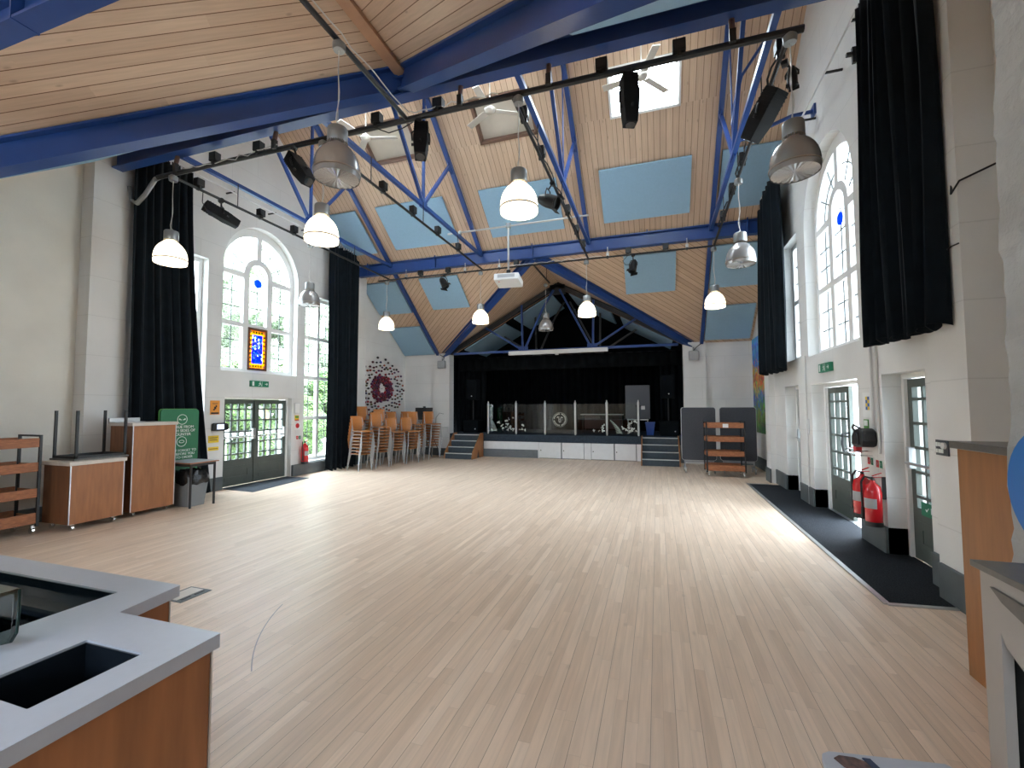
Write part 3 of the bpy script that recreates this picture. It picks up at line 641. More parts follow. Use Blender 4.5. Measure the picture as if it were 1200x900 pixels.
# ------------------------------------------------------------------ doors
def door_leaf(name, x, y0, y1, z1, cols, rows, side, label=None, hinge=0, bar=True, handle=None, parent=None, mb_xf=None):
    """glazed leaf in the plane x, rows counted from the bottom; optional transform for a leaf standing open"""
    st = .085; a0, a1 = y0+st, y1-st; zb, zt = .56, z1-.09; g = .03
    hs = [.14]+[1.0]*(rows-2)+[.5]; hs[0] = .45; tot = sum(hs); H = (zt-zb-g*(rows-1)); z = zb; holes = []
    cw = (a1-a0-g*(cols-1))/cols
    for r in range(rows):
        h = H*hs[r]/tot
        for c in range(cols): holes.append(rect(a0+c*(cw+g), a0+c*(cw+g)+cw, z, z+h))
        z += h+g
    fr = to_side(curve_mesh(name, rect(y0, y1, .01, z1), holes, .05), x)
    s = 1 if side == 'L' else -1
    rail = MB().box(x+s*.025, x+s*.034, y0+.10, y1-.10, .12, .20).box(x+s*.025, x+s*.034, y0+.10, y1-.10, .34, .42).box(x+s*.025, x+s*.034, y1-.18, y1-.10, .20, .34)
    gp = to_side(MB().add([(a0,zb,0),(a1,zb,0),(a1,zt,0),(a0,zt,0)], [(0,1,2,3)]), x)
    pb = MB().tube([(x+s*.03, y0+.05, 1.02), (x+s*.10, y0+.07, 1.03), (x+s*.10, y1-.07, 1.03), (x+s*.03, y1-.05, 1.02)], .016, 8).box(x+s*.02, x+s*.08, y1-.09, y1-.03, .97, 1.2) if bar else None
    if mb_xf is not None:
        for q in (fr, rail, gp, pb):
            if q is not None: q.xf(mb_xf)
    o = build(name, fr, 'green_door', parent)
    build('kick_panel', rail, 'green_door', o); build('door_pane', gp, 'glass', o)
    if pb is not None: build('push_bar', pb, 'alu', o)
    if handle:
        h = MB().tube([(x+s*.02, handle, .98), (x+s*.10, handle, 1.0), (x+s*.11, handle, 1.1), (x+s*.10, handle, 1.24), (x+s*.02, handle, 1.26)], .016, 8)
        if mb_xf is not None: h.xf(mb_xf)
        build('door_handle', h, 'blackmetal', o)
    return o
def door_frame(name, x0, x1, y0, y1, z1, t=.05):
    return struct(name, MB().box(x0, x1, y0-.0, y0+t, 0, z1).box(x0, x1, y1-t, y1, 0, z1).box(x0, x1, y0+t, y1-t, z1-t, z1), 'white')
d1 = door_frame('door_1', -8.64, -8.54, 6.85, 8.62, 1.88, .04)
door_leaf('door_leaf', -8.58, 6.90, 7.715, 1.83, 4, 6, 'L', parent=d1); l2 = door_leaf('door_leaf', -8.58, 7.725, 8.57, 1.83, 4, 6, 'L', parent=d1)
build('meeting_stile', MB().box(-8.56, -8.53, 7.68, 7.76, .02, 1.83), 'green_door', d1)
d2 = door_frame('door_2', 2.60, 2.72, 6.72, 8.5, 2.0)
door_leaf('door_leaf', 2.66, 7.62, 8.44, 1.94, 3, 6, 'R', bar=False, handle=7.68, parent=d2)
RO = Matrix.Translation((2.70, 6.78, 0)) @ Matrix.Rotation(math.radians(-84), 4, 'Z') @ Matrix.Translation((-2.66, -6.78, 0))
door_leaf('door_leaf', 2.66, 6.79, 7.60, 1.94, 3, 6, 'R', parent=d2, mb_xf=RO)
build('threshold', MB().box(2.58, 2.74, 6.72, 8.5, 0, .012), 'alu', d2)
d3 = door_frame('door_3', 2.60, 2.72, 5.22, 6.08, 2.0)
l3 = door_leaf('door_leaf', 2.66, 5.27, 6.03, 1.94, 3, 6, 'R', parent=d3)
stk = MB().box(2.625, 2.63, 5.40, 5.85, .50, .64); sg = build('green_push_sticker', stk, 'signgreen', d3, label='green sticker with white tick and lettering')
tx = text_mb('\u2713 Push', .09).xf(frame_on('R', 2.622, 5.64, .57)); build('lettering', tx, 'signwhite', sg)
d4 = door_frame('door_4', 2.60, 2.72, 9.2, 10.08, 2.03)
door_leaf('door_leaf', 2.66, 9.25, 10.03, 1.97, 3, 6, 'R', parent=d4)
# ------------------------------------------------------------------ blue steelwork
def beam_x(name, y, z0, z1, x0, x1, stiff, label):
    t = thing(name, label, 'beam', ((x0+x1)/2, y, z0)); h = z1-z0
    build('flanged_web', MB().ibeam((x0, y, (z0+z1)/2), (x1, y, (z0+z1)/2), .16, h), 'blue', t)
    for x in stiff: build('stiffener', MB().box(x-.008, x+.008, y-.08, y+.08, z0+.02, z1-.02).box(x-.012, x+.012, y-.085, y-.075, z0+.02, z1+.05), 'blue', t)
    return t
XT = [-7.25, -4.43, -1.55, 1.26]
beam_x('roof_beam', 10.99, 5.50, 5.82, XLe+.02, XRe-.02, [-8.0, -5.8, -3.0, -.15, 2.0], 'blue steel purlin beam crossing the far roof slope above the stage')
beam_x('roof_beam', YPN, 5.55, 5.80, XLe+.02, XRe-.02, [], 'broad blue steel purlin beam crossing overhead nearest the servery')
def valley(p0, p1, label, w=.16, h=.28):
    t = thing('valley_beam', label, 'beam', p1); build('flanged_web', MB().ibeam(p0, p1, w, h, .022, .02), 'blue', t); return t
valley((XA-.06, YPF+.03, 5.58), (-7.02, YF-.02, 3.47), 'blue valley beam sloping down to the left pier of the stage', .17, .2)
valley((XA+.06, YPF+.03, 5.58), (.98, YF-.02, 3.47), 'blue valley beam sloping down to the right pier of the stage', .17, .2)
valley((XA-.02, YPN-.02, 5.78), (-7.09, YN+.0, 3.52), 'deep blue valley beam running out of the picture on the left', .16, .29)
valley((XA+.02, YPN-.02, 5.78), (1.09, YN+.0, 3.52), 'deep blue valley beam running out of the top of the picture', .16, .29)
t = thing('roof_beam', 'dark blue collar beam cut off by the top left corner', 'beam', (-3, 1.72, 4.05)); build('flanged_web', MB().ibeam((-6.0, 1.72, 4.33), (0, 1.72, 4.33), .14, .20), 'blue', t); build('splice_plate', MB().box(-4.02, -4.005, 1.645, 1.795, 4.225, 4.43), 'blue', t)
TL = ['blue roof truss nearest the left wall', 'blue roof truss second from the left wall', 'blue roof truss third from the left wall', 'blue roof truss nearest the right wall']
ZT = 5.73
for i, X in enumerate(XT):
    t = thing('roof_truss', TL[i], 'truss', (X, YR, ZT))
    build('tie_bar', MB().bar((X, YPN, ZT), (X, YPF, ZT), .07, .07), 'blue', t)
    tp = zf(YR)-.10
    ye = YF-.05 if i in (0, 3) else YPF-.1
    build('rafter', MB().bar((X, YR, tp), (X, ye, zf(ye)-.07), .09, .09), 'blue', t)
    build('rafter', MB().bar((X, YR, zn(YR)-.10), (X, YPN, zn(YPN)-.1), .09, .09), 'blue', t)
    if i < 2: build('king_post', MB().bar((X, YR, ZT), (X, YR, tp), .05, .05, (0,1,0)), 'blue', t)
    else: build('hanger_rod', MB().cyl((X, YR, ZT), (X, YR, tp), .014), 'blue', t)
    build('strut', MB().bar((X, YR, ZT+.02), (X, 9.05, zf(9.05)-.08), .06, .06), 'blue', t)
    build('strut', MB().bar((X, YR, ZT+.02), (X, 6.63, zn(6.63)-.08), .06, .06), 'blue', t)
    build('gusset_plate', MB().box(X-.012, X+.012, YR-.14, YR+.14, ZT-.07, ZT+.1), 'blue', t)
    build('gusset_plate', MB().box(X-.012, X+.012, 8.93, 9.17, zf(9.05)-.24, zf(9.05)-.04), 'blue', t)
t = thing('wind_brace', 'bent blue brace linking the right truss to the wall', 'brace', (1.7, YR, 5.9))
build('brace_tube', MB().tube([(1.26, 7.84, 5.95), (1.5, 7.84, 6.0), (1.8, 7.84, 6.12), (2.1, 7.84, 6.22), (2.42, 7.84, 6.24)], .03), 'blue', t)
build('brace_tube', MB().tube([(1.26, 7.84, 6.25), (1.3, 7.84, 6.6), (1.42, 7.84, 7.05), (1.9, 7.84, 7.75)], .025), 'blue', t)
build('wall_plate', MB().box(2.39, 2.42, 7.76, 7.92, 6.16, 6.32), 'blue', t)
# stage gable truss
def stage_truss(y, mat, label, w=.075):
    t = thing('stage_truss', label, 'truss', (XA, y, 3.45))
    build('tie_bar', MB().bar((-6.6, y, 3.47), (.62, y, 3.47), w, w, (0,0,1)), mat, t)
    for a, b in (((-4.14, 3.5), (-4.17, zg(-4.17)-.1)), ((-4.08, 3.5), (-3.44, 4.85)), ((-3.44, 4.85), (-3.1, 5.4)), ((-4.14, 3.5), (-5.43, zg(-5.43)-.1)), ((-1.86, 3.5), (-1.83, zg(-1.83)-.1)), ((-1.92, 3.5), (-2.9, 5.4)), ((-1.86, 3.5), (-.57, zg(-.57)-.1))):
        build('strut', MB().bar((a[0], y, a[1]), (b[0], y, b[1]), w*.8, w*.8, (0,1,0)), mat, t)
    for x in (-4.12, -1.88): build('gusset_plate', MB().box(x-.16, x+.16, y-.01, y+.01, 3.42, 3.62), mat, t)
    return t
stage_truss(13.86, 'blue', 'blue steel truss across the mouth of the stage')
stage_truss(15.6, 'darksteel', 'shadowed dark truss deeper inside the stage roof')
t = thing('gable_frame', 'black rafters framing the stage gable under the boarding', 'frame', (XA, YF, 3.5))
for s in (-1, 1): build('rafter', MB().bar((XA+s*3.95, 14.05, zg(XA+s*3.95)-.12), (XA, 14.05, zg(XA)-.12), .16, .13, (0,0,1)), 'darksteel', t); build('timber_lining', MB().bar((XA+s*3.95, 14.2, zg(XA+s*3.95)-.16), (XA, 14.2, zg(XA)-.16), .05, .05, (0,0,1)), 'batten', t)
build('apex_plate', MB().box(XA-.25, XA+.25, 13.97, 14.13, 5.3, 5.6), 'darksteel', t)
# ------------------------------------------------------------------ acoustic panels
def slope_panel(x0, x1, y0, y1, label, fz=zf, sn=SN, group=None):
    mb = MB(); c = (x0+x1)/2, (y0+y1)/2
    vs = [tuple(Vector((a, b, fz(b)))-sn*n) for n in (.03, .075) for a, b in ((x0,y0),(x1,y0),(x1,y1),(x0,y1))]
    mb.add(vs, [(0,1,2,3),(7,6,5,4),(0,4,5,1),(1,5,6,2),(2,6,7,3),(3,7,4,0)])
    return tag(build('acoustic_panel', mb, 'panel', loc=(c[0], c[1], fz(c[1])-.1)), label, 'acoustic panel', group or 'pale blue panels on the roof slopes')
slope_panel(-8.38, -7.45, 9.64, 10.65, 'pale blue square panel beside the left wall, above the curtain')
slope_panel(-6.83, -4.92, 9.64, 10.64, 'wide pale blue panel left of the second truss')
slope_panel(-3.96, -2.08, 9.64, 10.64, 'wide pale blue panel behind the hanging projector pole')
slope_panel(-1.12, .78, 9.64, 10.64, 'wide pale blue panel below the bright skylight')
slope_panel(1.36, 2.40, 9.64, 10.66, 'pale blue panel in the roof strip beside the right wall, above the beam')
slope_panel(-8.56, -7.36, 11.45, 12.42, 'pale blue panel beside the left wall just below the beam')
slope_panel(-6.59, -5.36, 11.45, 12.38, 'squarish pale blue panel between left rafter and valley beam')
slope_panel(-8.56, -7.36, 12.9, 13.94, 'lowest pale blue panel on the left, touching the end wall')
slope_panel(-.74, .51, 11.42, 12.37, 'squarish pale blue panel between valley beam and right rafter')
slope_panel(1.33, 2.50, 11.40, 12.38, 'pale blue panel beside the right wall just below the beam')
slope_panel(1.33, 2.50, 12.88, 13.86, 'lowest pale blue panel on the right, touching the end wall')
SNn = Vector((0, -K, 1)).normalized()
slope_panel(-6.6, -5.3, 3.4, 4.5, 'pale blue panel glimpsed between the two overhead beams on the left', zn, SNn)
slope_panel(-8.3, -7.35, 2.2, 4.35, 'pale blue panel over the near left wall', zn, SNn)
slope_panel(-.75, .6, 3.35, 4.3, 'pale blue panel glimpsed between the overhead beams at top right', zn, SNn)
for s, (a, b), lb in ((-1, (2.0, 3.55), 'shadowed blue panel low on the left stage roof slope'), (-1, (.35, 1.7), 'shadowed blue panel high on the left stage roof slope'), (1, (2.0, 3.55), 'shadowed blue panel low on the right stage roof slope'), (1, (.35, 1.7), 'shadowed blue panel high on the right stage roof slope')):
    mb = MB(); n = Vector((s*.541, 0, 1)).normalized()
    vs = [tuple(Vector((XA+s*p, q, zg(XA+s*p)))-n*k) for k in (.1, .15) for p, q in ((a,14.5),(b,14.5),(b,16.6),(a,16.6))]
    mb.add(vs, [(0,1,2,3),(7,6,5,4),(0,4,5,1),(1,5,6,2),(2,6,7,3),(3,7,4,0)]); tag(build('acoustic_panel', mb, 'panel', loc=(XA+s*(a+b)/2, 15.5, 4)), lb, 'acoustic panel', 'panels on the stage roof')
# ------------------------------------------------------------------ lighting grid
ZB = 5.3
def bar_thing(pts, label, r=.03, hang=()):
    t = thing('lighting_bar', label, 'lighting bar', pts[0]); build('pipe', MB().tube(pts, r), 'blackmetal', t)
    for h in hang: build('hanger', MB().cyl((h[0], h[1], pts[0][2]), (h[0], h[1], h[2]), .008, n=6), 'blackmetal', t)
    return t
def cable(pts, label, r=.007, mat='cable_white', n=6):
    o = build('cable', MB().tube(pts, r, n), mat, loc=tuple(pts[0])); tag(o, label, 'cable'); return o
bar_thing([(-7.45,4.8,ZB),(1.42,4.8,ZB)], 'thick black lighting bar nearest the camera, across the hall', .036)
bar_thing([(-7.6,10.9,ZB),(1.32,10.9,ZB)], 'black lighting bar across the hall in front of the far beam', .022)
LBL = ['black lighting bar running along the hall beside the left wall', 'black lighting bar running along the hall, second from the left', 'black lighting bar running along the hall over the middle right', 'black lighting bar running along the hall beside the right wall']
XB = [-7.2, -4.35, -1.55, 1.3]
for x, lb in zip(XB, LBL): bar_thing([(x,4.84,ZB),(x,10.88,ZB)], lb, .024, [(x, 6.0, ZT), (x, 7.7, ZT), (x, 9.3, ZT)])
bar_thing([(-2.95,1.9,ZB),(-2.95,4.78,ZB)], 'black lighting bar from the servery roof apex to the near cross bar', .028, [(-2.95, 2.6, 5.8)])
bar_thing([(-2.95,10.92,ZB),(-2.95,12.65,ZB)], 'short black lighting bar running from far cross bar to the stage', .024, [(-2.95, 12.3, 5.7)])
def wob(p0, p1, n, a, ph=0, sag=0):
    p0, p1 = Vector(p0), Vector(p1); out = []
    for k in range(n+1):
        t = k/n; p = p0.lerp(p1, t); out.append((p.x+a*math.sin(k*1.7+ph), p.y+a*math.cos(k*2.3+ph), p.z+a*math.sin(k*2.9+ph)-sag*4*t*(1-t)))
    return out
cable(wob((-2.91,1.9,5.35),(-2.91,4.75,5.35),16,.012), 'white cable taped along the bar under the servery roof')
cable(wob((-2.98,1.9,5.34),(-2.98,4.75,5.33),16,.01,1), 'second white cable along the bar under the servery roof', .006)
cable(wob((-2.9,4.76,5.35),(-1.7,4.76,5.34),12,.02,2), 'white cable looping along the near lighting bar')
cable(wob((-6.9,4.76,5.32),(-5.0,4.76,5.36),14,.02,1,.05), 'white cable drooping along the left of the near lighting bar')
cable(wob((-3.6,10.86,5.33),(-1.2,10.86,5.33),14,.02,.5), 'white cable clipped along the far lighting bar')
cable(wob((1.27,4.9,5.32),(1.27,9.9,5.32),26,.03,.5), 'bundle of dark cable wound along the right lighting bar', .012, 'blackplastic')
cable(wob((-1.52,4.9,5.33),(-1.52,10.6,5.32),26,.02,.5), 'dark cable wound along the middle right lighting bar', .01, 'blackplastic')
t = thing('conduit', 'grey flexible conduit curving from the left pier to the lighting bar', 'conduit', (-8.3, 4.85, 5.0))
build('hose', MB().tube([(-8.32,4.93,5.35),(-8.28,4.95,5.12),(-8.1,4.92,5.03),(-7.85,4.88,5.12),(-7.55,4.83,5.3),(-7.4,4.8,5.3)], .035), 'cap', t)
# clamps
def clamp_big():
    t = thing('beam_clamp', '', 'clamp', (0,0,0)); build('stem', MB().cyl((0,.05,.36),(0,0,.1),.03,n=10), 'brownframe', t, world=False); build('hook', MB().box(-.03,.03,-.03,.03,-.03,.1).cyl((0,0,.05),(0,0,.2),.012), 'blackmetal', t, world=False); build('end_cap', MB().cyl((0,.06,.38),(0,.05,.34),.034,n=10), 'steel', t, world=False); return t
cb = clamp_big(); nms = ['at the far left of the near lighting bar', 'above the left spotlight on the near bar', 'right of the middle spotlight on the near bar', 'beside the middle right truss on the near bar', 'above the right end of the near bar']
for i, x in enumerate((-7.0, -5.06, -2.2, -1.1, .79)):
    o = cb if i == 0 else copy_tree(cb); o.location = (x, 4.76, ZB+.02); relabel(o, 'brown clamp '+nms[i], 'clamps on the near lighting bar')
def clamp_small():
    t = thing('beam_clamp', '', 'clamp', (0,0,0)); build('bracket', MB().box(-.03,.03,-.03,.03,.02,.10).cyl((0,0,.1),(0,0,.25),.01), 'steel', t, world=False); build('hook', MB().cyl((0,-.03,0),(0,.03,0),.032,n=10), 'blackmetal', t, world=False); return t
cs = clamp_small(); nm2 = ['nearest the left wall', 'second from the left wall', 'just left of the projector', 'just right of the apex', 'nearest the right truss']
for i, x in enumerate((-6.69, -4.87, -3.89, -1.08, .73)):
    o = cs if i == 0 else copy_tree(cs); o.location = (x, 10.9, ZB); relabel(o, 'small steel clamp on the far lighting bar, '+nm2[i], 'clamps on the far lighting bar')
# socket boxes
def socket_box():
    t = thing('socket_box', '', 'socket box', (0,0,0)); build('casing', MB().box(-.065,.065,-.05,.05,.02,.15), 'blackplastic', t, world=False, bev=.006); build('socket_face', MB().box(-.045,.045,-.056,-.05,.04,.13), 'blackmetal', t, world=False); build('bracket', MB().box(-.02,.02,-.04,.04,-.035,.02), 'blackmetal', t, world=False); return t
sb = socket_box(); first = True
spots = [((x, 4.8), 0, 'black socket box on the near lighting bar, '+d) for x, d in ((-6.24, 'leftmost of the row'), (-5.39, 'left of the tilted spotlight'), (-3.4, 'beside the unlit hanging lamp'), (-2.51, 'right of the middle spotlight'), (-.51, 'left of the bright skylight'), (.29, 'right of the bright skylight'))]
spots += [((-7.2, y), 1, 'black socket box on the left wall bar, '+d) for y, d in ((5.28, 'first before the spotlight'), (6.5, 'in front of the arched window'), (7.33, 'above the unlit lamp'))]
spots += [((-4.35, y), 1, 'black socket box on the second lengthwise bar, '+d) for y, d in ((6.34, 'nearest the camera'), (7.31, 'second along'), (8.32, 'third along'), (9.34, 'farthest along'))]
spots += [((-1.55, y), 1, 'black socket box on the middle right bar, '+d) for y, d in ((5.3, 'nearest the camera'), (6.2, 'just before the par lamp'), (8.2, 'behind the par lamp'), (9.2, 'second from the far end'), (10.1, 'at the far end'))]
spots += [((1.3, y), 1, 'black socket box on the right wall bar, '+d) for y, d in ((5.13, 'at the near corner'), (7.32, 'beyond the big spotlight'), (8.29, 'over the unlit lamp'), (9.43, 'near the far end'))]
spots += [((x, 10.9), 0, 'small black socket box on the far lighting bar, '+d) for x, d in ((-6.23, 'leftmost'), (-5.38, 'beside the small fresnel lamp'), (-3.42, 'right of the projector pole'), (-.59, 'beside the right fresnel lamp'), (.26, 'right end'))]
for (xy, rot, lb) in spots:
    o = sb if first else copy_tree(sb); first = False; o.location = (xy[0], xy[1], ZB+.02); o.rotation_euler.z = rot*PI/2; relabel(o, lb, 'socket boxes on the lighting bars')
# ------------------------------------------------------------------ pendants
def pendant(lit):
    t = thing('pendant_lamp', '', 'pendant lamp', (0,0,0))
    prof = [(.213,0),(.218,.03),(.219,.05),(.217,.10),(.210,.15),(.198,.195),(.178,.238),(.150,.278),(.120,.308),(.098,.33)]
    sh = MB().lathe(prof, n=36).lathe([(r-.006, z) for r, z in prof][::-1], n=36)
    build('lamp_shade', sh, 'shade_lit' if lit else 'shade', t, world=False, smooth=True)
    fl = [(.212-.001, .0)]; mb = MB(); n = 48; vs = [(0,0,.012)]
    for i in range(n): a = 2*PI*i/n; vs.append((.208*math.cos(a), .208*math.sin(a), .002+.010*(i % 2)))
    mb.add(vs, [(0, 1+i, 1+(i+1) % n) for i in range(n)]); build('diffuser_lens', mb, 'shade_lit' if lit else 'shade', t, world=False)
    build('rim_band', MB().lathe([(.216,.045),(.224,.047),(.224,.060),(.216,.062)], n=36), 'band', t, world=False, smooth=True)
    ring = MB()
    for i in range(28): a = 2*PI*i/28; ring.box(-.004,.004,-.004,.004,0,0) if False else ring.cyl((.098*math.cos(a), .098*math.sin(a), .32), (.092*math.cos(a), .092*math.sin(a), .36), .005, n=4)
    build('vent_fins', ring, 'band', t, world=False)
    build('lamp_cap', MB().lathe([(.001,.355),(.088,.355),(.096,.37),(.096,.49),(.088,.505),(.001,.508)], n=28), 'cap', t, world=False, smooth=True)
    build('hanging_loop', MB().tube([(.02,0,.505),(.02,0,.53),(0,0,.545),(-.02,0,.53),(-.02,0,.505)], .005, 6), 'steel', t, world=False)
    pts = [(.02*math.sin(k*.9)*(1-k/12)+.0, .015*math.cos(k*1.1)*(1-k/12), .53+k*(1.36-.53)/12) for k in range(13)]
    build('flex', MB().tube(pts, .0055, 6), 'cable_white', t, world=False)
    build('suspension_wire', MB().cyl((0,0,.54),(0,0,1.38),.003,n=5), 'steel', t, world=False)
    build('ceiling_rose', MB().lathe([(.001,1.30),(.055,1.30),(.062,1.32),(.062,1.37),(.03,1.40),(.001,1.40)], n=18), 'cap', t, world=False, smooth=True)
    return t
pl_lit, pl_off = pendant(True), pendant(False); used = {True: False, False: False}
PD = [(-2.93, 3.5, False, 'large unlit glass pendant hanging nearest, in front of the overhead beam'), (-7.1, 4.8, True, 'lit dome pendant in front of the left black curtain'), (-4.25, 4.8, True, 'lit dome pendant right of the arched window'),
      (-1.47, 4.8, True, 'lit dome pendant hanging over the centre of the hall'), (1.3, 4.8, False, 'large unlit pendant against the right arched window'), (1.3, 7.7, False, 'unlit pendant in front of the right far curtain'),
      (-7.2, 7.8, False, 'unlit pendant between arched window and far left curtain'), (1.29, 10.9, True, 'lit pendant before the far right blue panels'), (-1.6, 10.9, True, 'lit pendant just right of the stage truss apex'),
      (-4.42, 10.9, True, 'lit pendant left of the projector over the valley beam'), (-7.32, 10.9, True, 'lit pendant at the far left before the blue panels'), (-3.05, 12.6, False, 'small unlit pendant hanging in front of the stage truss')]
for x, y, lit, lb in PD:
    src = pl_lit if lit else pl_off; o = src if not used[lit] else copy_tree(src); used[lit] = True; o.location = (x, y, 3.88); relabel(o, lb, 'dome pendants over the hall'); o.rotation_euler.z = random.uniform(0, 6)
# ------------------------------------------------------------------ light
w = bpy.data.worlds.new('sky'); SC.world = w; w.use_nodes = True; nt = w.node_tree; nt.nodes.clear()
wo_ = nt.nodes.new('ShaderNodeOutputWorld'); bg = nt.nodes.new('ShaderNodeBackground'); bg.inputs[0].default_value = (.76, .88, 1, 1)
tcw = nt.nodes.new('ShaderNodeTexCoord'); spw = nt.nodes.new('ShaderNodeSeparateXYZ'); nt.links.new(tcw.outputs['Generated'], spw.inputs[0])
mrw = nt.nodes.new('ShaderNodeMapRange'); mrw.inputs[1].default_value = 0; mrw.inputs[2].default_value = 1; mrw.inputs[3].default_value = 4.0; mrw.inputs[4].default_value = 29.0
nt.links.new(spw.outputs[2], mrw.inputs[0]); nt.links.new(mrw.outputs[0], bg.inputs[1])  # overcast sky: brighter towards the zenith
nt.links.new(bg.outputs[0], wo_.inputs[0])
def portal(name, loc, rot, sx, sy):
    l = bpy.data.lights.new(name, 'AREA'); l.shape = 'RECTANGLE'; l.size = sx; l.size_y = sy
    try: l.cycles.is_portal = True
    except Exception: pass
    o = bpy.data.objects.new(name, l); COL.objects.link(o); o.location = loc; o.rotation_euler = rot
RL, RRr = (0, -PI/2, 0), (0, PI/2, 0)   # facing +x / -x
for nm, x, y0, y1, z0, z1, r in (('portal', -8.9, 6.74, 8.74, 2.42, 5.69, RL), ('portal', -8.9, 5.2, 6.42, .3, 4.62, RL), ('portal', -8.9, 9.0, 10.3, .3, 4.55, RL), ('portal', -8.9, 6.85, 8.62, 0, 1.88, RL),
        ('portal', 2.9, 6.6, 8.58, 2.47, 5.62, RRr), ('portal', 2.9, 5.2, 6.15, 2.5, 4.75, RRr), ('portal', 2.9, 9.0, 9.92, 2.5, 4.75, RRr), ('portal', 2.9, 6.72, 8.5, 0, 2, RRr), ('portal', 2.9, 5.22, 6.08, 0, 2, RRr), ('portal', 2.9, 9.2, 10.08, 0, 2.03, RRr)):
    portal(nm, (x, (y0+y1)/2, (z0+z1)/2), r, z1-z0, y1-y0)
portal('portal', (-.12, 8.5, zf(8.5)+.3), (math.atan(-K), 0, 0), 1.3, .9)
for xa, xb in SKY: portal('portal', ((xa+xb)/2, 7.16, zn(7.16)+.3), (math.atan(K), 0, 0), 1.35, .95)
portal('portal', ((AX0+AX1)/2, (AY0+AY1)/2, za(-1.25)+.3), (0, math.atan(.551), 0), .85, .9)
portal('portal', (-5, -4.5, 2.6), (PI/2, 0, 0), 2.8, 1.2); portal('portal', (-1, -4.5, 2.6), (PI/2, 0, 0), 2.8, 1.2)
# ------------------------------------------------------------------ curtains
def curtain(name, label, x, y0, y1, z0, z1f, folds, amp, seed, flare=0, side=1):
    random.seed(seed); ph = random.uniform(0, 6); n = folds*10; m = 14; vs = []; fs = []
    for j in range(m+1):
        v = j/m
        for i in range(n+1):
            u = i/n; top = z1f(y0+(y1-y0)*u); z = z0+(top-z0)*v
            y = y0+(y1-y0)*u+flare*u*(1-v)**1.5
            a = amp*(1.25-.35*v)*(math.sin(folds*2*PI*u+ph+.5*math.sin(u*9+seed))+.35*math.sin(folds*3.3*PI*u+seed+v*1.2))
            vs.append((x+a+.02*math.sin(3*v+u*5), y+.012*math.sin(5*v+u*20), z+(0 if j else .03*math.sin(u*folds*2*PI))))
    k = n+1
    for j in range(m):
        for i in range(n): fs.append((j*k+i, j*k+i+1, (j+1)*k+i+1, (j+1)*k+i))
    o = build(name, MB().add(vs, fs), 'black_drape', smooth=True, loc=(x, (y0+y1)/2, z0)); s = o.modifiers.new('thickness', 'SOLIDIFY'); s.thickness = .012
    tag(o, label, 'curtain'); hk = MB()
    for i in range(folds*2+1):
        u = i/(folds*2); yy = y0+(y1-y0)*u; zz = z1f(yy); hk.cyl((x, yy, zz-.02), (x, yy, zz+.06), .012, n=6)
    build('curtain_hooks', hk, 'blackmetal', o); return o
ztop = lambda y: min(6.02, zroof(y)-.18)
curtain('curtain', 'long black curtain hanging to the floor behind the cherry wood cabinets', -8.2, 4.92, 5.85, .05, ztop, 7, .045, 3, flare=.55)
curtain('curtain', 'long black curtain beside the stacked chairs on the left', -8.18, 9.55, 10.75, .03, ztop, 7, .06, 5)
curtain('curtain', 'large black curtain on the right wall nearest the camera, ending above the doors', 2.2, 4.50, 5.70, 2.30, ztop, 9, .055, 8)
curtain('curtain', 'smaller black curtain on the right wall beside the painting', 2.2, 9.1, 10.8, 2.33, ztop, 8, .06, 9)
for nm, x, lb in (('L', -8.2, 'thin white curtain rail along the left wall'), ('R', 2.2, 'thin white curtain rail along the right wall')):
    t = thing('curtain_rail', lb, 'curtain rail', (x, 7.8, 6.07)); build('rail_tube', MB().cyl((x, 5.3, 6.08), (x, 10.7, 6.08), .014), 'offwhite', t)
    for y in (5.9, 6.75, 7.8, 8.8, 9.7): xw = XL if nm == 'L' else XR; build('bracket', MB().box(min(x, xw), max(x, xw), y-.012, y+.012, 6.085, 6.11), 'blackmetal', t)
# ------------------------------------------------------------------ stage
struct('floor_stage', MB().box(-6.9, .85, 13.96, 18.2, .52, .75), 'stagecarpet', bev=.01)
struct('wall_stage_left', MB().box(-7.4, -7.1, 14.25, 18.4, 0, 3.6), 'stage_black'); struct('wall_stage_right', MB().box(1.1, 1.4, 14.25, 18.4, 0, 3.6), 'stage_black')
struct('wall_stage_back', MB().prism([(-7.4,0),(1.4,0),(1.4,3.5),(XA,5.9),(-7.4,3.5)], 'y', 18.1, 18.4), 'stage_black')
def drape_x(label, x0, x1, y, z0, z1, folds, amp, seed):
    n = folds*8; vs = []; fs = []; m = 3
    for j in range(m+1):
        for i in range(n+1):
            u = i/n; vs.append((x0+(x1-x0)*u, y+amp*math.sin(folds*2*PI*u+seed+.6*math.sin(u*7)), z0+(z1-z0)*j/m))
    k = n+1
    for j in range(m):
        for i in range(n): fs.append((j*k+i, j*k+i+1, (j+1)*k+i+1, (j+1)*k+i))
    o = build('stage_drape', MB().add(vs, fs), 'stage_black', smooth=True, loc=((x0+x1)/2, y, z0)); s = o.modifiers.new('thickness', 'SOLIDIFY'); s.thickness = .01; tag(o, label, 'curtain')
drape_x('black backdrop drape across the rear of the stage', -6.95, .95, 17.2, .76, 3.5, 30, .06, 1)
drape_x('black side drape at the left edge of the stage', -7.05, -5.9, 15.0, .76, 3.35, 6, .05, 2)
drape_x('black side drape at the right edge of the stage', .1, 1.05, 15.0, .76, 3.35, 5, .05, 3)
drape_x('black upper drape hung under the stage truss', -6.9, .9, 14.9, 2.95, 3.42, 24, .04, 4)
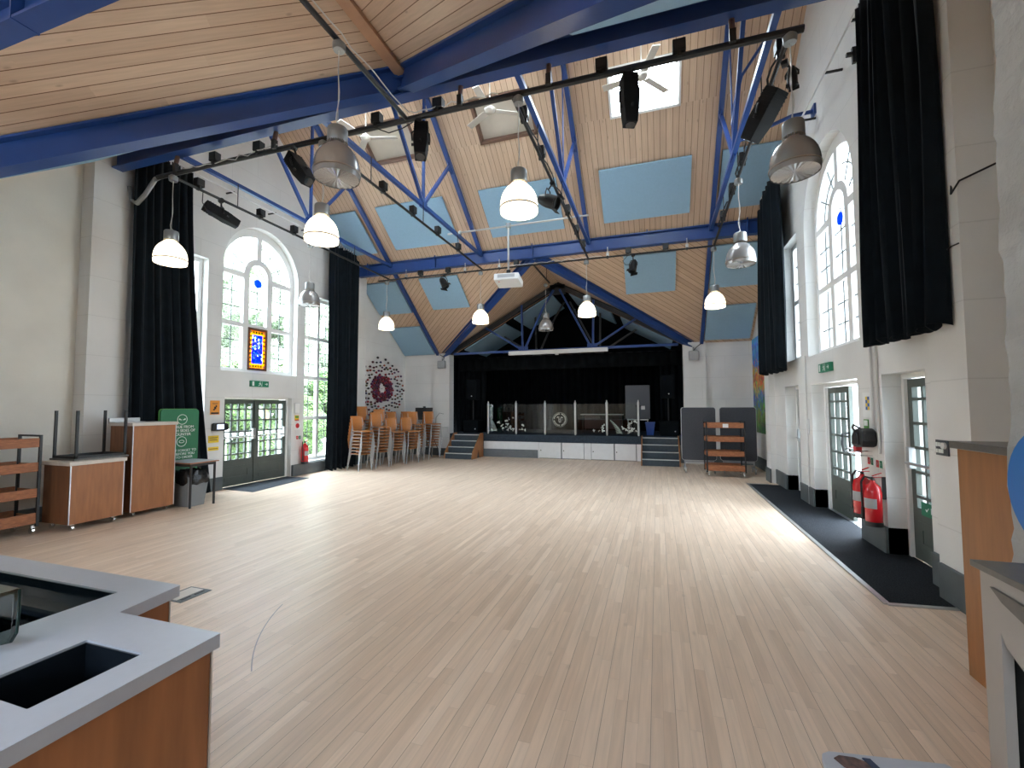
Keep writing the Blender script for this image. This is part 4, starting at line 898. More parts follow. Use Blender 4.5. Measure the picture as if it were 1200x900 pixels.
# stage front
t = thing('stage_platform', 'white and grey boarded front of the stage with cupboard doors', 'stage front', (-3, 14.0, 0))
build('dark_kick_backing', MB().box(-6.9, .85, 14.02, 14.06, 0, .52), 'stagegrey', t)
build('white_board', MB().box(-5.55, -3.68, 13.975, 14.02, .265, .515), 'stagewhite', t, bev=.004)
build('grey_kickboard', MB().box(-5.55, -3.68, 13.985, 14.02, .0, .262), 'stagegrey', t)
for x0, x1 in ((-3.64, -2.92), (-2.90, -2.2), (-1.97, -1.28), (-1.26, -.62)): p = build('cupboard_door', MB().box(x0+.008, x1-.008, 13.97, 14.02, .02, .51), 'stagewhite', t, bev=.004); build('keyhole', MB().cyl((x0+.06, 13.972, .26), (x0+.06, 13.965, .26), .018), 'blackplastic', p)
build('white_filler', MB().box(-2.19, -1.98, 13.98, 14.02, .01, .51).box(-.61, -.47, 13.98, 14.02, .01, .51).box(-3.68, -3.645, 13.98, 14.02, .01, .51), 'stagewhite', t)
def stairs(label, x0, x1, y0, y1, sidemat_r=True):
    t = thing('stage_stairs', label, 'stairs', ((x0+x1)/2, y0, 0)); n = 4; H = .74; d = (y1-y0)
    for k in range(n):
        ya = y0+d*k/n; build('tread', MB().box(x0+.03, x1-.03, ya, y1, H*k/n, H*(k+1)/n-.012), 'tread', t)
        build('nosing', MB().box(x0+.03, x1-.03, ya-.012, ya+.03, H*(k+1)/n-.022, H*(k+1)/n+.003), 'nosing', t)
    for xa in (x0, x1-.03): build('side_board', MB().prism([(y0-.04, 0), (y0-.04, .07), (y0+.02, H/n+.05), (y1-d/n, H+.05), (y1, H+.05), (y1, 0), (y1-.3, 0), (y1-.42, .28), (y1-.55, 0)], 'x', xa, xa+.03), 'veneer2', t, bev=.004)
    return t
stairs('left flight of dark carpeted steps with an orange wood side', -6.55, -5.56, 13.05, 13.96)
stairs('right flight of dark carpeted steps beside the grey boards', -.46, .58, 13.05, 13.96)
# glass screen
t = thing('glass_screen', 'glass screen with steel posts along the front of the stage', 'glass screen', (-3, 14.15, .75))
PX = [-5.46, -4.47, -3.48, -2.49, -1.50, -.55]
for x in PX: build('post', MB().cyl((x, 14.15, .78), (x, 14.15, 1.78), .036, n=16).cyl((x, 14.15, 1.78), (x, 14.15, 1.85), .024, .016, n=12).cyl((x, 14.15, .75), (x, 14.15, .78), .026), 'steel', t, smooth=True)
M['screen_glass'] = glass_mat('screen_glass', (.84, .88, .88), .08)
panes = []
for a, b in zip(PX[:-1], PX[1:]): panes.append(build('glass_pane', MB().box(a+.045, b-.045, 14.145, 14.155, .80, 1.74), 'screen_glass', t)); 
for a in PX: build('glass_clip', MB().box(a-.09, a+.09, 14.14, 14.16, 1.655, 1.675), 'blackmetal', t)
def blossom(mb, x, z, r):
    for k in range(4):
        a = random.uniform(0, 6.3); rr = r*random.uniform(.5, 1); d = MB().prism([(rr*.8*math.cos(q*PI/4), rr*.5*math.sin(q*PI/4)) for q in range(8)], 'z', 0, .002)
        ca, sa = math.cos(a), math.sin(a); d.v = [(x+r*.6*math.cos(a)+v[0]*ca-v[1]*sa, 14.142-v[2], z+r*.6*math.sin(a)+v[0]*sa+v[1]*ca) for v in d.v]; mb.add(d.v, d.f)
random.seed(11)
def flowers(pane, pts, stems=()):
    mb = MB()
    for x, z, r in pts: blossom(mb, x, z, r)
    for a, b in stems: mb.bar((a[0], 14.141, a[1]), (b[0], 14.141, b[1]), .008, .003, (0,1,0))
    build('frosted_flowers', mb, 'etch', pane)
def fern(pane, x0, z0, hgt, s):
    mb = MB()
    for k in range(11):
        q = k/11; z = z0+hgt*(1-q); xx = x0-s*.26*(1-q)**1.8; L = .05+.2*q*(1-.3*q)
        for sg in (1, -1): mb.add([(xx, 14.141, z), (xx+sg*L*.5, 14.141, z-.035), (xx+sg*L*.5, 14.141, z-.05), (xx, 14.141, z-.03)], [(0,1,2,3)])
    build('frosted_fern', mb, 'etch_dim', pane)
fern(panes[0], -5.22, .85, .42, .5); fern(panes[4], -1.12, .82, .42, 1)
flowers(panes[0], [(-5.08,1.13,.05),(-4.96,1.04,.05),(-4.93,.95,.04),(-4.80,1.18,.05),(-4.78,1.09,.05),(-4.72,1.26,.04),(-4.60,1.30,.05),(-4.70,1.0,.06),(-4.75,.9,.05),(-4.84,.96,.05),(-4.66,.92,.04),(-4.58,.9,.05)], [((-4.78,1.1),(-4.74,.86)),((-4.95,1.0),(-4.93,.86))])
flowers(panes[1], [(-4.24,1.03,.05),(-4.26,.92,.04),(-4.16,.90,.03),(-4.35,.9,.025)], [((-4.16,.9),(-4.14,.84))])
flowers(panes[3], [(-1.60,1.06,.05),(-1.64,.98,.05),(-1.62,.90,.05),(-1.75,.9,.03),(-1.9,.9,.035)])
flowers(panes[4], [(-1.02,1.0,.05),(-.9,.94,.05),(-.86,1.1,.05),(-.80,1.13,.05),(-.74,1.17,.04),(-.64,1.18,.05),(-.84,1.02,.05),(-.76,.95,.06),(-.80,.88,.05),(-.70,.98,.04),(-.62,.9,.03)], [((-.78,1.1),(-.77,.84))])
lg = MB(); cx, cz = -2.99, 1.24
def ringmb(mb, r0, r1, n=40):
    for k in range(n):
        a, b = 2*PI*k/n, 2*PI*(k+1)/n
        mb.add([(cx+r*math.cos(q), 14.141, cz+r*math.sin(q)) for r, q in ((r0,a),(r1,a),(r1,b),(r0,b))], [(0,1,2,3)])
ringmb(lg, .225, .232)
for k in range(26):
    a = 2*PI*k/26; 
    if k % 7 == 6: continue
    for q in (-.045, 0.045): lg.bar((cx+.165*math.cos(a+q), 14.141, cz+.165*math.sin(a+q)), (cx+.205*math.cos(a+q), 14.141, cz+.205*math.sin(a+q)), .012, .003, (0,1,0))
    lg.bar((cx+.185*math.cos(a-.045), 14.141, cz+.185*math.sin(a-.045)), (cx+.185*math.cos(a+.045), 14.141, cz+.185*math.sin(a+.045)), .01, .003, (0,1,0))
ctr = [(cx-.03, cz+.10), (cx-.03, cz-.04), (cx-.02, cz-.08), (cx+.01, cz-.09), (cx+.035, cz-.06), (cx+.03, cz-.02), (cx, cz), (cx+.03, cz+.03), (cx+.04, cz+.08)]
lg.tube([(x, 14.14, z) for x, z in ctr], .009, 5); lg.bar((cx-.09, 14.141, cz+.05), (cx-.06, 14.141, cz+.10), .02, .003, (0,1,0)); lg.bar((cx+.05, 14.141, cz+.09), (cx+.10, 14.141, cz+.05), .02, .003, (0,1,0)); lg.bar((cx+.07, 14.141, cz+.02), (cx+.09, 14.141, cz-.03), .008, .003, (0,1,0))
build('frosted_roundel_logo', lg, 'etch', panes[2])
# projector screen casing
t = thing('screen_casing', 'long white roller projection screen casing above the stage', 'projection screen', (-2.98, 13.74, 3.33))
build('casing', MB().box(-4.58, -1.39, 13.68, 13.8, 3.33, 3.46), 'offwhite', t, bev=.02); build('pull_handle', MB().box(-3.03, -2.93, 13.72, 13.76, 3.29, 3.33), 'offwhite', t)
# things on the stage
def noticeboard_stage():
    t = thing('display_board', 'tall grey rounded board standing on the stage behind the glass', 'display board', (-.62, 15.2, .75))
    build('felt_panel', MB().box(-1.0, -.22, 15.18, 15.22, 1.25, 2.35), pbr('pale_grey_felt', (.13,.135,.15), .9), t, bev=.03)
    build('white_notice', MB().box(-.5, -.38, 15.165, 15.178, 1.55, 1.67), 'paper', t)
    build('stand', MB().bar((-.95,15.2,1.22),(-.27,15.2,1.22),.03,.03).cyl((-.92,15.2,.78),(-.92,15.2,1.24),.015).cyl((-.3,15.2,.78),(-.3,15.2,1.24),.015).bar((-.92,14.95,.78),(-.92,15.45,.78),.04,.04).bar((-.3,14.95,.78),(-.3,15.45,.78),.04,.04), 'steel', t)
noticeboard_stage()
t = thing('waste_bin', 'bright blue plastic bin on the right of the stage', 'bin', (-.22, 14.75, .75))
build('bin_body', MB().add([(-.33,14.65,.75),(-.12,14.65,.75),(-.12,14.88,.75),(-.33,14.88,.75),(-.36,14.62,1.14),(-.08,14.62,1.14),(-.08,14.91,1.14),(-.36,14.91,1.14)], [(0,1,2,3),(0,1,5,4),(1,2,6,5),(2,3,7,6),(3,0,4,7)]), 'binblue', t); build('rim', MB().box(-.37, -.07, 14.60, 14.63, 1.12, 1.16).box(-.37, -.07, 14.9, 14.93, 1.12, 1.16), 'binblue', t)
def pa(x, y, lb):
    t = thing('loudspeaker', lb, 'loudspeaker', (x, y, .75)); build('speaker_case', MB().box(x-.2, x+.2, y-.18, y+.18, 1.9, 2.62), 'stage_black', t, bev=.02); build('grille', MB().box(x-.17, x+.17, y-.19, y-.18, 1.95, 2.57), 'stage_black', t); build('badge', MB().box(x+.0, x+.03, y-.195, y-.188, 2.02, 2.05), 'offwhite', t)
    build('stand_pole', MB().cyl((x,y,1.15),(x,y,1.9),.02), 'blackmetal', t); build('subwoofer', MB().box(x-.28, x+.28, y-.25, y+.25, .75, 1.2), 'stage_black', t, bev=.02); build('badge', MB().box(x+.16, x+.19, y-.26, y-.25, .88, .91), 'offwhite', t)
pa(-6.2, 14.6, 'black loudspeaker on a sub at the left of the stage'); pa(.33, 14.6, 'black loudspeaker on a sub at the right of the stage')
t = thing('folding_table', 'low table with a pale edge in the dark behind the glass screen', 'table', (-1.9, 16.2, .75))
build('table_top', MB().box(-2.6, -1.15, 15.8, 16.5, 1.36, 1.385), 'tube', t); build('modesty_panel', MB().box(-2.55, -1.2, 16.42, 16.45, .85, 1.36), pbr('dark_red_board', (.06,.02,.02), .6), t)
for x in (-2.52, -1.23):
    for y in (15.86, 16.44): build('leg', MB().cyl((x,y,.75),(x,y,1.36),.014), 'blackmetal', t)
# wall speakers on the piers
for x, lb in ((-7.03, 'small grey wall speaker on the pier left of the stage'), (1.03, 'small grey wall speaker on the pier right of the stage')):
    t = thing('wall_speaker', lb, 'speaker', (x, 13.84, 3.1)); build('speaker_box', MB().box(x-.14, x+.14, 13.70, 13.86, 2.98, 3.25), 'tube', t, bev=.03); build('bracket', MB().box(x-.02, x+.02, 13.82, 13.9, 3.2, 3.36), 'tube', t)
    cable([(x-.02*0, 13.82, 3.26), (x+.08, 13.83, 3.36), (x+.22*(1 if x > 0 else -.5), 13.86, 3.47)], 'black cable looping from the %s wall speaker to the rafter' % ('right' if x > 0 else 'left'), .012, 'blackplastic')
# ------------------------------------------------------------------ projector on its pole
t = thing('projector', 'white ceiling projector hanging on a pole from a cross pipe', 'projector', (-3.2, 9.6, 4.5))
RX = Matrix.Translation((-3.2, 9.6, 4.56)) @ Matrix.Rotation(math.radians(-9), 4, 'X') @ Matrix.Rotation(math.radians(4), 4, 'Z')
build('casing', MB().mbox(RX, -.29, .29, -.24, .24, -.08, .08), 'offwhite', t, bev=.02); build('grille', MB().mbox(RX, -.2, .2, -.245, -.238, -.03, .05), 'tube', t)
build('lens', MB().cyl(RX @ Vector((.05,.24,0)), RX @ Vector((.05,.30,0)), .05, n=16), 'blackplastic', t); build('indicator', MB().mbox(RX, -.2,-.17,-.15,-.12,-.084,-.079), 'signred', t)
build('mount', MB().cyl((-3.2,9.6,4.64),(-3.2,9.6,4.8),.05).box(-3.3,-3.1,9.52,9.68,4.63,4.66), 'blackmetal', t); build('pole', MB().cyl((-3.2,9.6,4.8),(-3.2,9.6,5.84),.024), 'steel', t)
t = thing('cross_pipe', 'thin grey cross pipe carrying the projector pole between two trusses', 'pipe', (-3.1, 9.6, 5.84)); build('pipe', MB().cyl((-4.75,9.6,5.84),(-1.35,9.6,5.84),.02), 'steel', t); build('clamp', MB().box(-3.25,-3.15,9.56,9.64,5.79,5.9).box(-4.46,-4.40,9.57,9.63,5.7,5.87).box(-1.58,-1.52,9.57,9.63,5.7,5.87), 'cap', t)
# ------------------------------------------------------------------ ceiling fans
def fan():
    t = thing('ceiling_fan', '', 'ceiling fan', (0,0,0)); build('motor', MB().lathe([(.001,-.06),(.05,-.055),(.10,-.01),(.11,.03),(.06,.07),(.02,.09)], n=24), 'fanwhite', t, world=False, smooth=True)
    build('drop_rod', MB().cyl((0,0,.08),(0,0,.68),.012), 'fanwhite', t, world=False)
    for k in range(3):
        m = Matrix.Rotation(k*2*PI/3, 4, 'Z') @ Matrix.Rotation(math.radians(9), 4, 'X'); build('blade', MB().mbox(m, .12, .68, -.065, .065, .0, .008), 'fanwhite', t, world=False); 
    return t
f0 = fan()
for i, (x, rz, lb) in enumerate(((-5.82, .3, 'cream ceiling fan under the left blinded skylight'), (-2.98, .5, 'cream ceiling fan under the middle blinded skylight'), (-.15, .9, 'cream ceiling fan silhouetted against the bright skylight'))):
    o = f0 if i == 0 else copy_tree(f0); o.location = (x, YR-.02, 7.40); o.rotation_euler.z = rz; relabel(o, lb, 'ceiling fans along the ridge')
# ------------------------------------------------------------------ stage lights on the bars
def axis_matrix(p, d):
    d = Vector(d).normalized(); q = d.to_track_quat('Z', 'Y'); return Matrix.Translation(p) @ q.to_matrix().to_4x4()
def profile_light(pos, top, d, label, L=.58, s=.085, group='profile spotlights'):
    """pos: middle of the body, d: aiming direction, top: point of the bar it hangs from"""
    t = thing('profile_spotlight', label, 'spotlight', pos, group=group); m = axis_matrix(pos, d)
    b = MB(); b.add([m @ Vector(v) for v in ((-s,-s*.9,-L/2),(s,-s*.9,-L/2),(s,s*.9,-L/2),(-s,s*.9,-L/2),(-s*1.05,-s,L/2*.2),(s*1.05,-s,L/2*.2),(s*1.05,s,L/2*.2),(-s*1.05,s,L/2*.2),(-s*.8,-s*.8,L/2),(s*.8,-s*.8,L/2),(s*.8,s*.8,L/2),(-s*.8,s*.8,L/2))], [(0,3,2,1),(8,9,10,11)]+[(a, (a+1) % 4, 4+(a+1) % 4, 4+a) for a in range(4)]+[(4+a, 4+(a+1) % 4, 8+(a+1) % 4, 8+a) for a in range(4)])
    build('lamp_body', b, 'lampblack', t, bev=.008)
    fn = MB(); 
    for k in range(5): fn.mbox(m, -s*1.04, s*1.04, -s*.96, s*.96, -L*.42+k*.04, -L*.42+k*.04+.012)
    build('cooling_fins', fn, 'lampblack', t); build('lens', MB().cyl(m @ Vector((0,0,L/2-.01)), m @ Vector((0,0,L/2+.004)), s*.65, n=18), 'well', t)
    for kn in (MB().mbox(m, s, s*1.35, -.01, .01, .02, .05), MB().mbox(m, -s*1.35, -s, -.01, .01, .06, .09), MB().mbox(m, -.01, .01, s, s*1.35, .10, .13)): build('shutter_knob', kn, 'blackmetal', t)
    P = Vector(pos); T = Vector(top); side = Vector(d).cross(Vector((0,0,1)));
    side = side.normalized() if side.length > .1 else Vector((1,0,0))
    mid = P.lerp(T, .55); build('yoke', MB().tube([P+side*s*1.25, P+side*s*1.3+(mid-P)*.6, mid+side*.03, mid-side*.03, P-side*s*1.3+(mid-P)*.6, P-side*s*1.25], .012, 6).cyl(mid, T, .014), 'blackmetal', t); build('hook_clamp', MB().cyl(T-side*.03, T+side*.03, .045, n=10), 'blackmetal', t)
    return t
profile_light((-4.62, 4.78, 4.93), (-4.75, 4.8, ZB-.02), (.52, -.12, -.62), 'black profile spotlight tilted down-right, left of the big unlit pendant', .60, .09)
profile_light((-2.74, 4.78, 4.97), (-2.78, 4.8, ZB-.02), (.14, -.3, -.85), 'black profile spotlight pointing steeply down, right of the big unlit pendant', .56, .085)
profile_light((-.22, 4.78, 4.93), (-.22, 4.8, ZB-.02), (.02, -.05, -1), 'black profile spotlight hanging straight down in front of the bright skylight', .56, .08)
profile_light((-7.18, 5.68, 5.02), (-7.2, 5.68, ZB-.02), (.35, .85, -.33), 'black profile spotlight hanging above the arched window on the left', .56, .085)
profile_light((1.22, 5.6, 4.98), (1.3, 5.6, ZB-.02), (-.38, .38, -.62), 'bulky black spotlight on the right wall bar near the large pendant', .54, .10)
def can_light(pos, top, d, label, L, r, kind='par_lamp', glow=False):
    t = thing(kind, label, 'spotlight', pos); m = axis_matrix(pos, d); b = MB().lathe([(.001,-L/2),(r*.6,-L/2),(r*.85,-L*.3),(r,-L*.05),(r,L*.4),(r*1.08,L*.42),(r*1.08,L/2),(r*.9,L/2),(r*.85,L*.3),(.001,L*.28)], n=20).xf(m)
    build('lamp_body', b, 'blackmetal', t, smooth=True); P, T = Vector(pos), Vector(top); side = Vector(d).cross(Vector((0,0,1))).normalized()
    build('barn_door', MB().mbox(m, -r, r, r*1.08, r*1.12, L*.4, L*.4+r*.8).mbox(m, -r, r, -r*1.12, -r*1.08, L*.4, L*.4+r*.8), 'blackmetal', t)
    up_ = Vector((0,0,1)); build('yoke', MB().tube([P+side*r*1.15, P+side*r*1.2+up_*r*.8, P+side*r*.6+up_*r*1.7, P-side*r*.6+up_*r*1.7, P-side*r*1.2+up_*r*.8, P-side*r*1.15], .01, 6).cyl(P+up_*r*1.7, T, .012), 'blackmetal', t); build('hook_clamp', MB().cyl(T-side*.03, T+side*.03, .04, n=10), 'blackmetal', t)
can_light((-1.62, 6.93, 5.0), (-1.55, 6.93, ZB-.02), (.75, -.1, -.35), 'round black par lamp on the middle right lighting bar', .34, .11)
can_light((-.48, 10.88, 5.0), (-.48, 10.9, ZB-.02), (-.15, -.3, -.8), 'small black fresnel lamp before the right squarish blue panel', .3, .09, 'fresnel_lamp')
can_light((-5.5, 10.88, 5.06), (-5.5, 10.9, ZB-.02), (.45, -.3, -.65), 'small black fresnel lamp before the left squarish blue panel', .3, .10, 'fresnel_lamp')
can_light((1.42, 5.22, 5.12), (1.36, 5.22, ZB-.02), (.05, .1, -1), 'tiny black spotlight at the near end of the right wall bar', .2, .05, 'small_spotlight')
cable([(-7.2,5.35,5.28),(-7.18,5.33,5.1),(-7.12,5.4,4.9),(-7.16,5.5,4.92)], 'thin black lead drooping to the left wall spotlight', .007, 'blackplastic')
cable([(-.6,10.88,5.28),(-.72,10.86,5.15),(-.66,10.85,5.05),(-.55,10.87,5.05)], 'thin black lead drooping to the right fresnel lamp', .007, 'blackplastic')
cable([(-3.4,4.78,5.27),(-3.2,4.77,5.16),(-3.0,4.77,5.18),(-2.85,4.78,5.24)], 'thin black lead looping below the near bar beside the middle spotlight', .007, 'blackplastic')
cable([(2.34,4.52,3.5),(2.28,4.42,3.35),(2.30,4.35,3.42),(2.5,4.3,3.5)], 'dark cable looping across the right pier below the curtain', .008, 'blackplastic')
cable([(2.36,4.95,2.72),(2.33,4.75,2.86),(2.29,4.6,2.92),(2.28,4.45,2.93),(2.29,4.38,2.93)], 'thin black wire strung from the right curtain to the pier', .006, 'blackplastic')
# wall brackets on the right
t = thing('wall_bracket', 'small black hook bracket on the right wall above the rail', 'bracket', (2.4, 6.2, 6.3)); build('hook', MB().box(2.30, 2.42, 6.28, 6.32, 5.95, 5.99).box(2.36, 2.40, 6.28, 6.32, 5.85, 6.05), 'blackmetal', t)
# ------------------------------------------------------------------ chairs
def school_chair():
    """faces +x; seat 0.45 m"""
    t = thing('school_chair', '', 'chair', (0,0,0))
    # seat: curved plywood
    def sheet(fn, nu, nv, th):
        vs = []; fs = []; k = nv+1
        for side in (0, 1):
            for i in range(nu+1):
                for j in range(nv+1): vs.append(fn(i/nu, j/nv, side*th))
        o = (nu+1)*k
        for i in range(nu):
            for j in range(nv):
                a = i*k+j; fs.append((a, a+1, a+k+1, a+k)); fs.append((o+a, o+a+k, o+a+k+1, o+a+1))
        for i in range(nu): a = i*k; b = i*k+nv; fs.append((a, a+k, o+a+k, o+a)); fs.append((b, o+b, o+b+k, b+k))
        for j in range(nv): a = j; b = nu*k+j; fs.append((a, o+a, o+a+1, a+1)); fs.append((b, b+1, o+b+1, o+b))
        return MB().add(vs, fs)
    build('seat', sheet(lambda u, v, h: (-.19+.40*u, (-.19+.38*v)*(1-.06*(1-u)), .44+h-.012*math.sin(PI*v)-.02*max(0, u-.85)/.15*.6+.0), 8, 6, .012), 'plywood', t, world=False)
    build('backrest', sheet(lambda u, v, h: (-.235-.055*u-h-.022*math.sin(PI*v)+.02, (-.19+.38*v), .58+.25*u), 5, 6, .011), 'plywood', t, world=False)
    for s in (-1, 1):
        y = s*.175; build('leg', MB().tube([(.17, s*.155, .425), (.20, y, .40), (.235, s*.205, .0)], .0125, 8), 'tube', t, world=False)
        build('leg', MB().tube([(-.12, s*.165, .425), (-.16, y, .40), (-.25, s*.215, .0)], .0125, 8), 'tube', t, world=False)
        build('side_rail', MB().tube([(.17, s*.155, .426), (-.12, s*.165, .428)], .0125, 8), 'tube', t, world=False)
        build('back_upright', MB().tube([(-.14, s*.165, .42), (-.195, s*.168, .46), (-.235, s*.165, .62), (-.27, s*.16, .78)], .011, 8), 'tube', t, world=False)
    build('cross_rail', MB().cyl((.17,-.155,.425),(.17,.155,.425),.011,n=8).cyl((-.12,-.165,.425),(-.12,.165,.425),.011,n=8), 'tube', t, world=False)
    return t
ch0 = school_chair(); firstc = True
ORD = ['bottom', 'second', 'third', 'fourth', 'fifth', 'sixth', 'seventh', 'eighth', 'ninth', 'tenth', 'eleventh', 'twelfth']
STK = [(-7.50, 10.02, -.30, 8, 'front-row stack nearest the black curtain'), (-7.42, 10.72, -.42, 9, 'front-row stack second from the curtain'), (-7.32, 11.33, -.48, 7, 'front-row stack third from the curtain'),
       (-7.12, 11.82, -.50, 7, 'front-row stack fourth from the curtain'), (-7.28, 12.42, -.5, 9, 'front-row stack fifth from the curtain'), (-7.0, 12.95, -.5, 9, 'front-row stack nearest the stage stairs'),
       (-8.1, 10.95, -.35, 11, 'tallest stack, at the back by the curtain'), (-8.02, 11.72, -.4, 10, 'back-row stack below the wall art'), (-8.0, 12.35, -.4, 9, 'back-row stack near the end wall'), (-7.85, 13.0, -.45, 9, 'back-row stack next to the end wall')]
for x, y, rz, n, lb in STK:
    for k in range(n):
        o = ch0 if firstc else copy_tree(ch0); firstc = False; sh = .016*k
        o.location = (x+sh*math.cos(rz), y+sh*math.sin(rz), .085*k); o.rotation_euler = (random.uniform(-.006,.006), 0, rz+random.uniform(-.012,.012))
        relabel(o, ('plywood chair, '+('top' if k == n-1 else ORD[k]+(' from the bottom' if k else ''))+' of the '+lb), 'stacked plywood school chairs')
# black screen on a stand by the chairs
t = thing('music_stand', 'black flat desk on folding tube legs between chairs and end wall', 'stand', (-7.55, 13.55, 0))
m = Matrix.Translation((-7.55, 13.5, 1.42)) @ Matrix.Rotation(.25, 4, 'Z') @ Matrix.Rotation(-.12, 4, 'X'); build('desk', MB().mbox(m, -.30, .30, -.02, .02, -.27, .22), 'blackplastic', t, bev=.01); build('paper_tray', MB().mbox(m, -.30, .30, -.08, .0, -.29, -.27).mbox(m, -.2, .15, -.07, -.05, -.27, -.2), 'cap', t)
build('latch', MB().mbox(m, -.03, .05, -.03, .03, .22, .26), 'blackplastic', t)
for a, b in (((-7.7,13.5,1.15),(-7.15,13.3,.02)), ((-7.45,13.5,1.15),(-6.95,13.6,.02)), ((-7.65,13.6,1.15),(-7.75,13.7,.02)), ((-7.35,13.5,1.15),(-7.5,13.3,.02))): build('leg', MB().cyl(a, b, .014), 'blackmetal', t)
build('brace', MB().cyl((-7.6,13.42,.7),(-7.1,13.5,.45),.01), 'blackmetal', t)
t = thing('wall_pipe', 'white handrail pipe with wires on the pier beside the stage steps', 'pipe', (-7.1, 13.86, 1.0)); build('pipe', MB().tube([(-7.35,13.87,.98),(-6.85,13.87,.98),(-6.84,13.87,.8)], .015), 'offwhite', t); build('wires', MB().tube([(-7.3,13.88,1.0),(-7.28,13.86,1.3),(-7.15,13.87,1.45),(-7.0,13.88,1.42)], .006), 'blackplastic', t)
# ------------------------------------------------------------------ wall art of beads on pins
random.seed(21)
art = thing('wall_art', 'burst of coloured beads on pins around a white oval plaque', 'wall art', (XLe+.0, 12.55, 1.2)); AC = (12.55, 2.27)
BC = [pbr('bead_'+n, c, .4) for n, c in (('maroon', (.09,.010,.02)), ('black', (.015,.012,.015)), ('purple', (.08,.018,.10)), ('red', (.32,.02,.03)), ('brown', (.10,.055,.035)), ('olive', (.12,.11,.04)), ('navy', (.03,.03,.12)), ('teal', (.05,.11,.12)), ('orange', (.38,.09,.04)))]
build('oval_plaque', MB().prism([(AC[0]+.15*math.cos(a*PI/16), AC[1]+.155*math.sin(a*PI/16)) for a in range(32)], 'x', XLe, XLe+.015), 'paper', art)
build('plaque_text', MB().box(XLe+.016, XLe+.018, AC[0]-.06, AC[0]+.06, AC[1]+.0, AC[1]+.008).box(XLe+.016, XLe+.018, AC[0]-.06, AC[0]+.06, AC[1]-.02, AC[1]-.012), 'lead', art)
bead_src = {}
def bead(y, z, ci, r, off):
    if (ci, ) not in bead_src:
        mb = MB().sphere((off, 0, 0), .034, 8, 5, (.8, 1.4, 1)); mb.cyl((0,0,0),(off,0,0),.004,n=4); o = build('bead', mb, BC[ci], art, world=False); bead_src[(ci, )] = o
    else: o = bead_src[(ci, )].copy(); COL.objects.link(o); o.parent = art
    o.location = (0, y-12.55, z-1.2); o.scale = (1, r, r)
n_b = 0; rest = MB(); g = 0
for k in range(330):
    g = k*2.399963; q = k/330
    rr = .18+.42*q if k < 215 else .56+.44*((k-215)/115)
    rr += random.uniform(-.035, .035); ry = rr*1.32; y = AC[0]+ry*math.cos(g)+random.uniform(-.04,.04); z = AC[1]+rr*.97*math.sin(g)+random.uniform(-.03,.03)
    if z < 1.25: continue
    if k >= 215 and n_b < 100: bead(y, z, random.choice([0,1,1,2,3,4,5,6,7,1,0,8]), random.uniform(.9, 1.1), .07); n_b += 1
    else: rest.sphere((XLe+.05, y, z), .04, 6, 4, (.7, 1.5, 1))
rb = build('dense_beads', rest, BC[0], art); rb['kind'] = 'stuff'
for i, mm in enumerate(BC[1:]): rb.data.materials.append(mm)
for p in rb.data.polygons: p.material_index = random.Random(p.index//24).choice([0,0,0,1,2,2,3,4,2,3])
# ------------------------------------------------------------------ left side furniture
def trolley():
    """shelf trolley, open tray shelves with wood fronts on +y side ... long side along x"""
    t = thing('shelf_trolley', '', 'trolley', (0,0,0)); W, D = .82, .46
    for x in (-W/2, W/2):
        for y in (-D/2, D/2): build('post', MB().box(x-.014, x+.014, y-.014, y+.014, .1, 1.30), 'blackmetal', t, world=False)
        build('end_bar', MB().box(x-.012, x+.012, -D/2, D/2, 1.276, 1.30), 'blackmetal', t, world=False)
    for z0, z1 in ((.14,.28),(.48,.60),(.82,.94),(1.14,1.26)):
        tr = build('tray', MB().box(-W/2, W/2, -D/2, D/2, z0, z0+.012), 'blackmetal', t, world=False)
        for y in (-D/2, D/2): build('wood_front', MB().box(-W/2+.02, W/2-.02, y-.02 if y < 0 else y, y if y < 0 else y+.02, z0, z1), 'trolleywood', tr, world=False, bev=.004)
        build('wood_end', MB().box(-W/2-.004, -W/2+.008, -D/2+.02, D/2-.02, z0, z0+.1).box(W/2-.008, W/2+.004, -D/2+.02, D/2-.02, z0, z0+.1), 'trolleywood', tr, world=False)
    for x in (-W/2+.03, W/2-.03):
        for y in (-D/2+.03, D/2-.03):
            build('castor', MB().cyl((x-.012,y+.01,.045),(x+.012,y+.01,.045),.045,n=14).box(x-.02,x+.02,y-.02,y+.02,.08,.115), 'chrome', t, world=False)
    return t
tr = trolley(); tr.location = (-8.06, 3.32, 0); tr.rotation_euler.z = PI/2; relabel(tr, 'wood-fronted shelf trolley cut off by the left picture edge', 'shelf trolleys')
tr2 = copy_tree(tr); tr2.location = (1.50, 11.72, 0); tr2.rotation_euler.z = .03; relabel(tr2, 'wood-fronted shelf trolley standing before the grey boards'); 
tr3 = copy_tree(tr); tr3.location = (-8.0, 2.46, 0); tr3.rotation_euler.z = PI/2
relabel(tr3, 'second shelf trolley behind the first at the extreme left edge')
nt_ = build('white_note', MB().box(-.06, .06, -.256, -.252, 1.15, 1.24), 'paper', tr2, world=False)
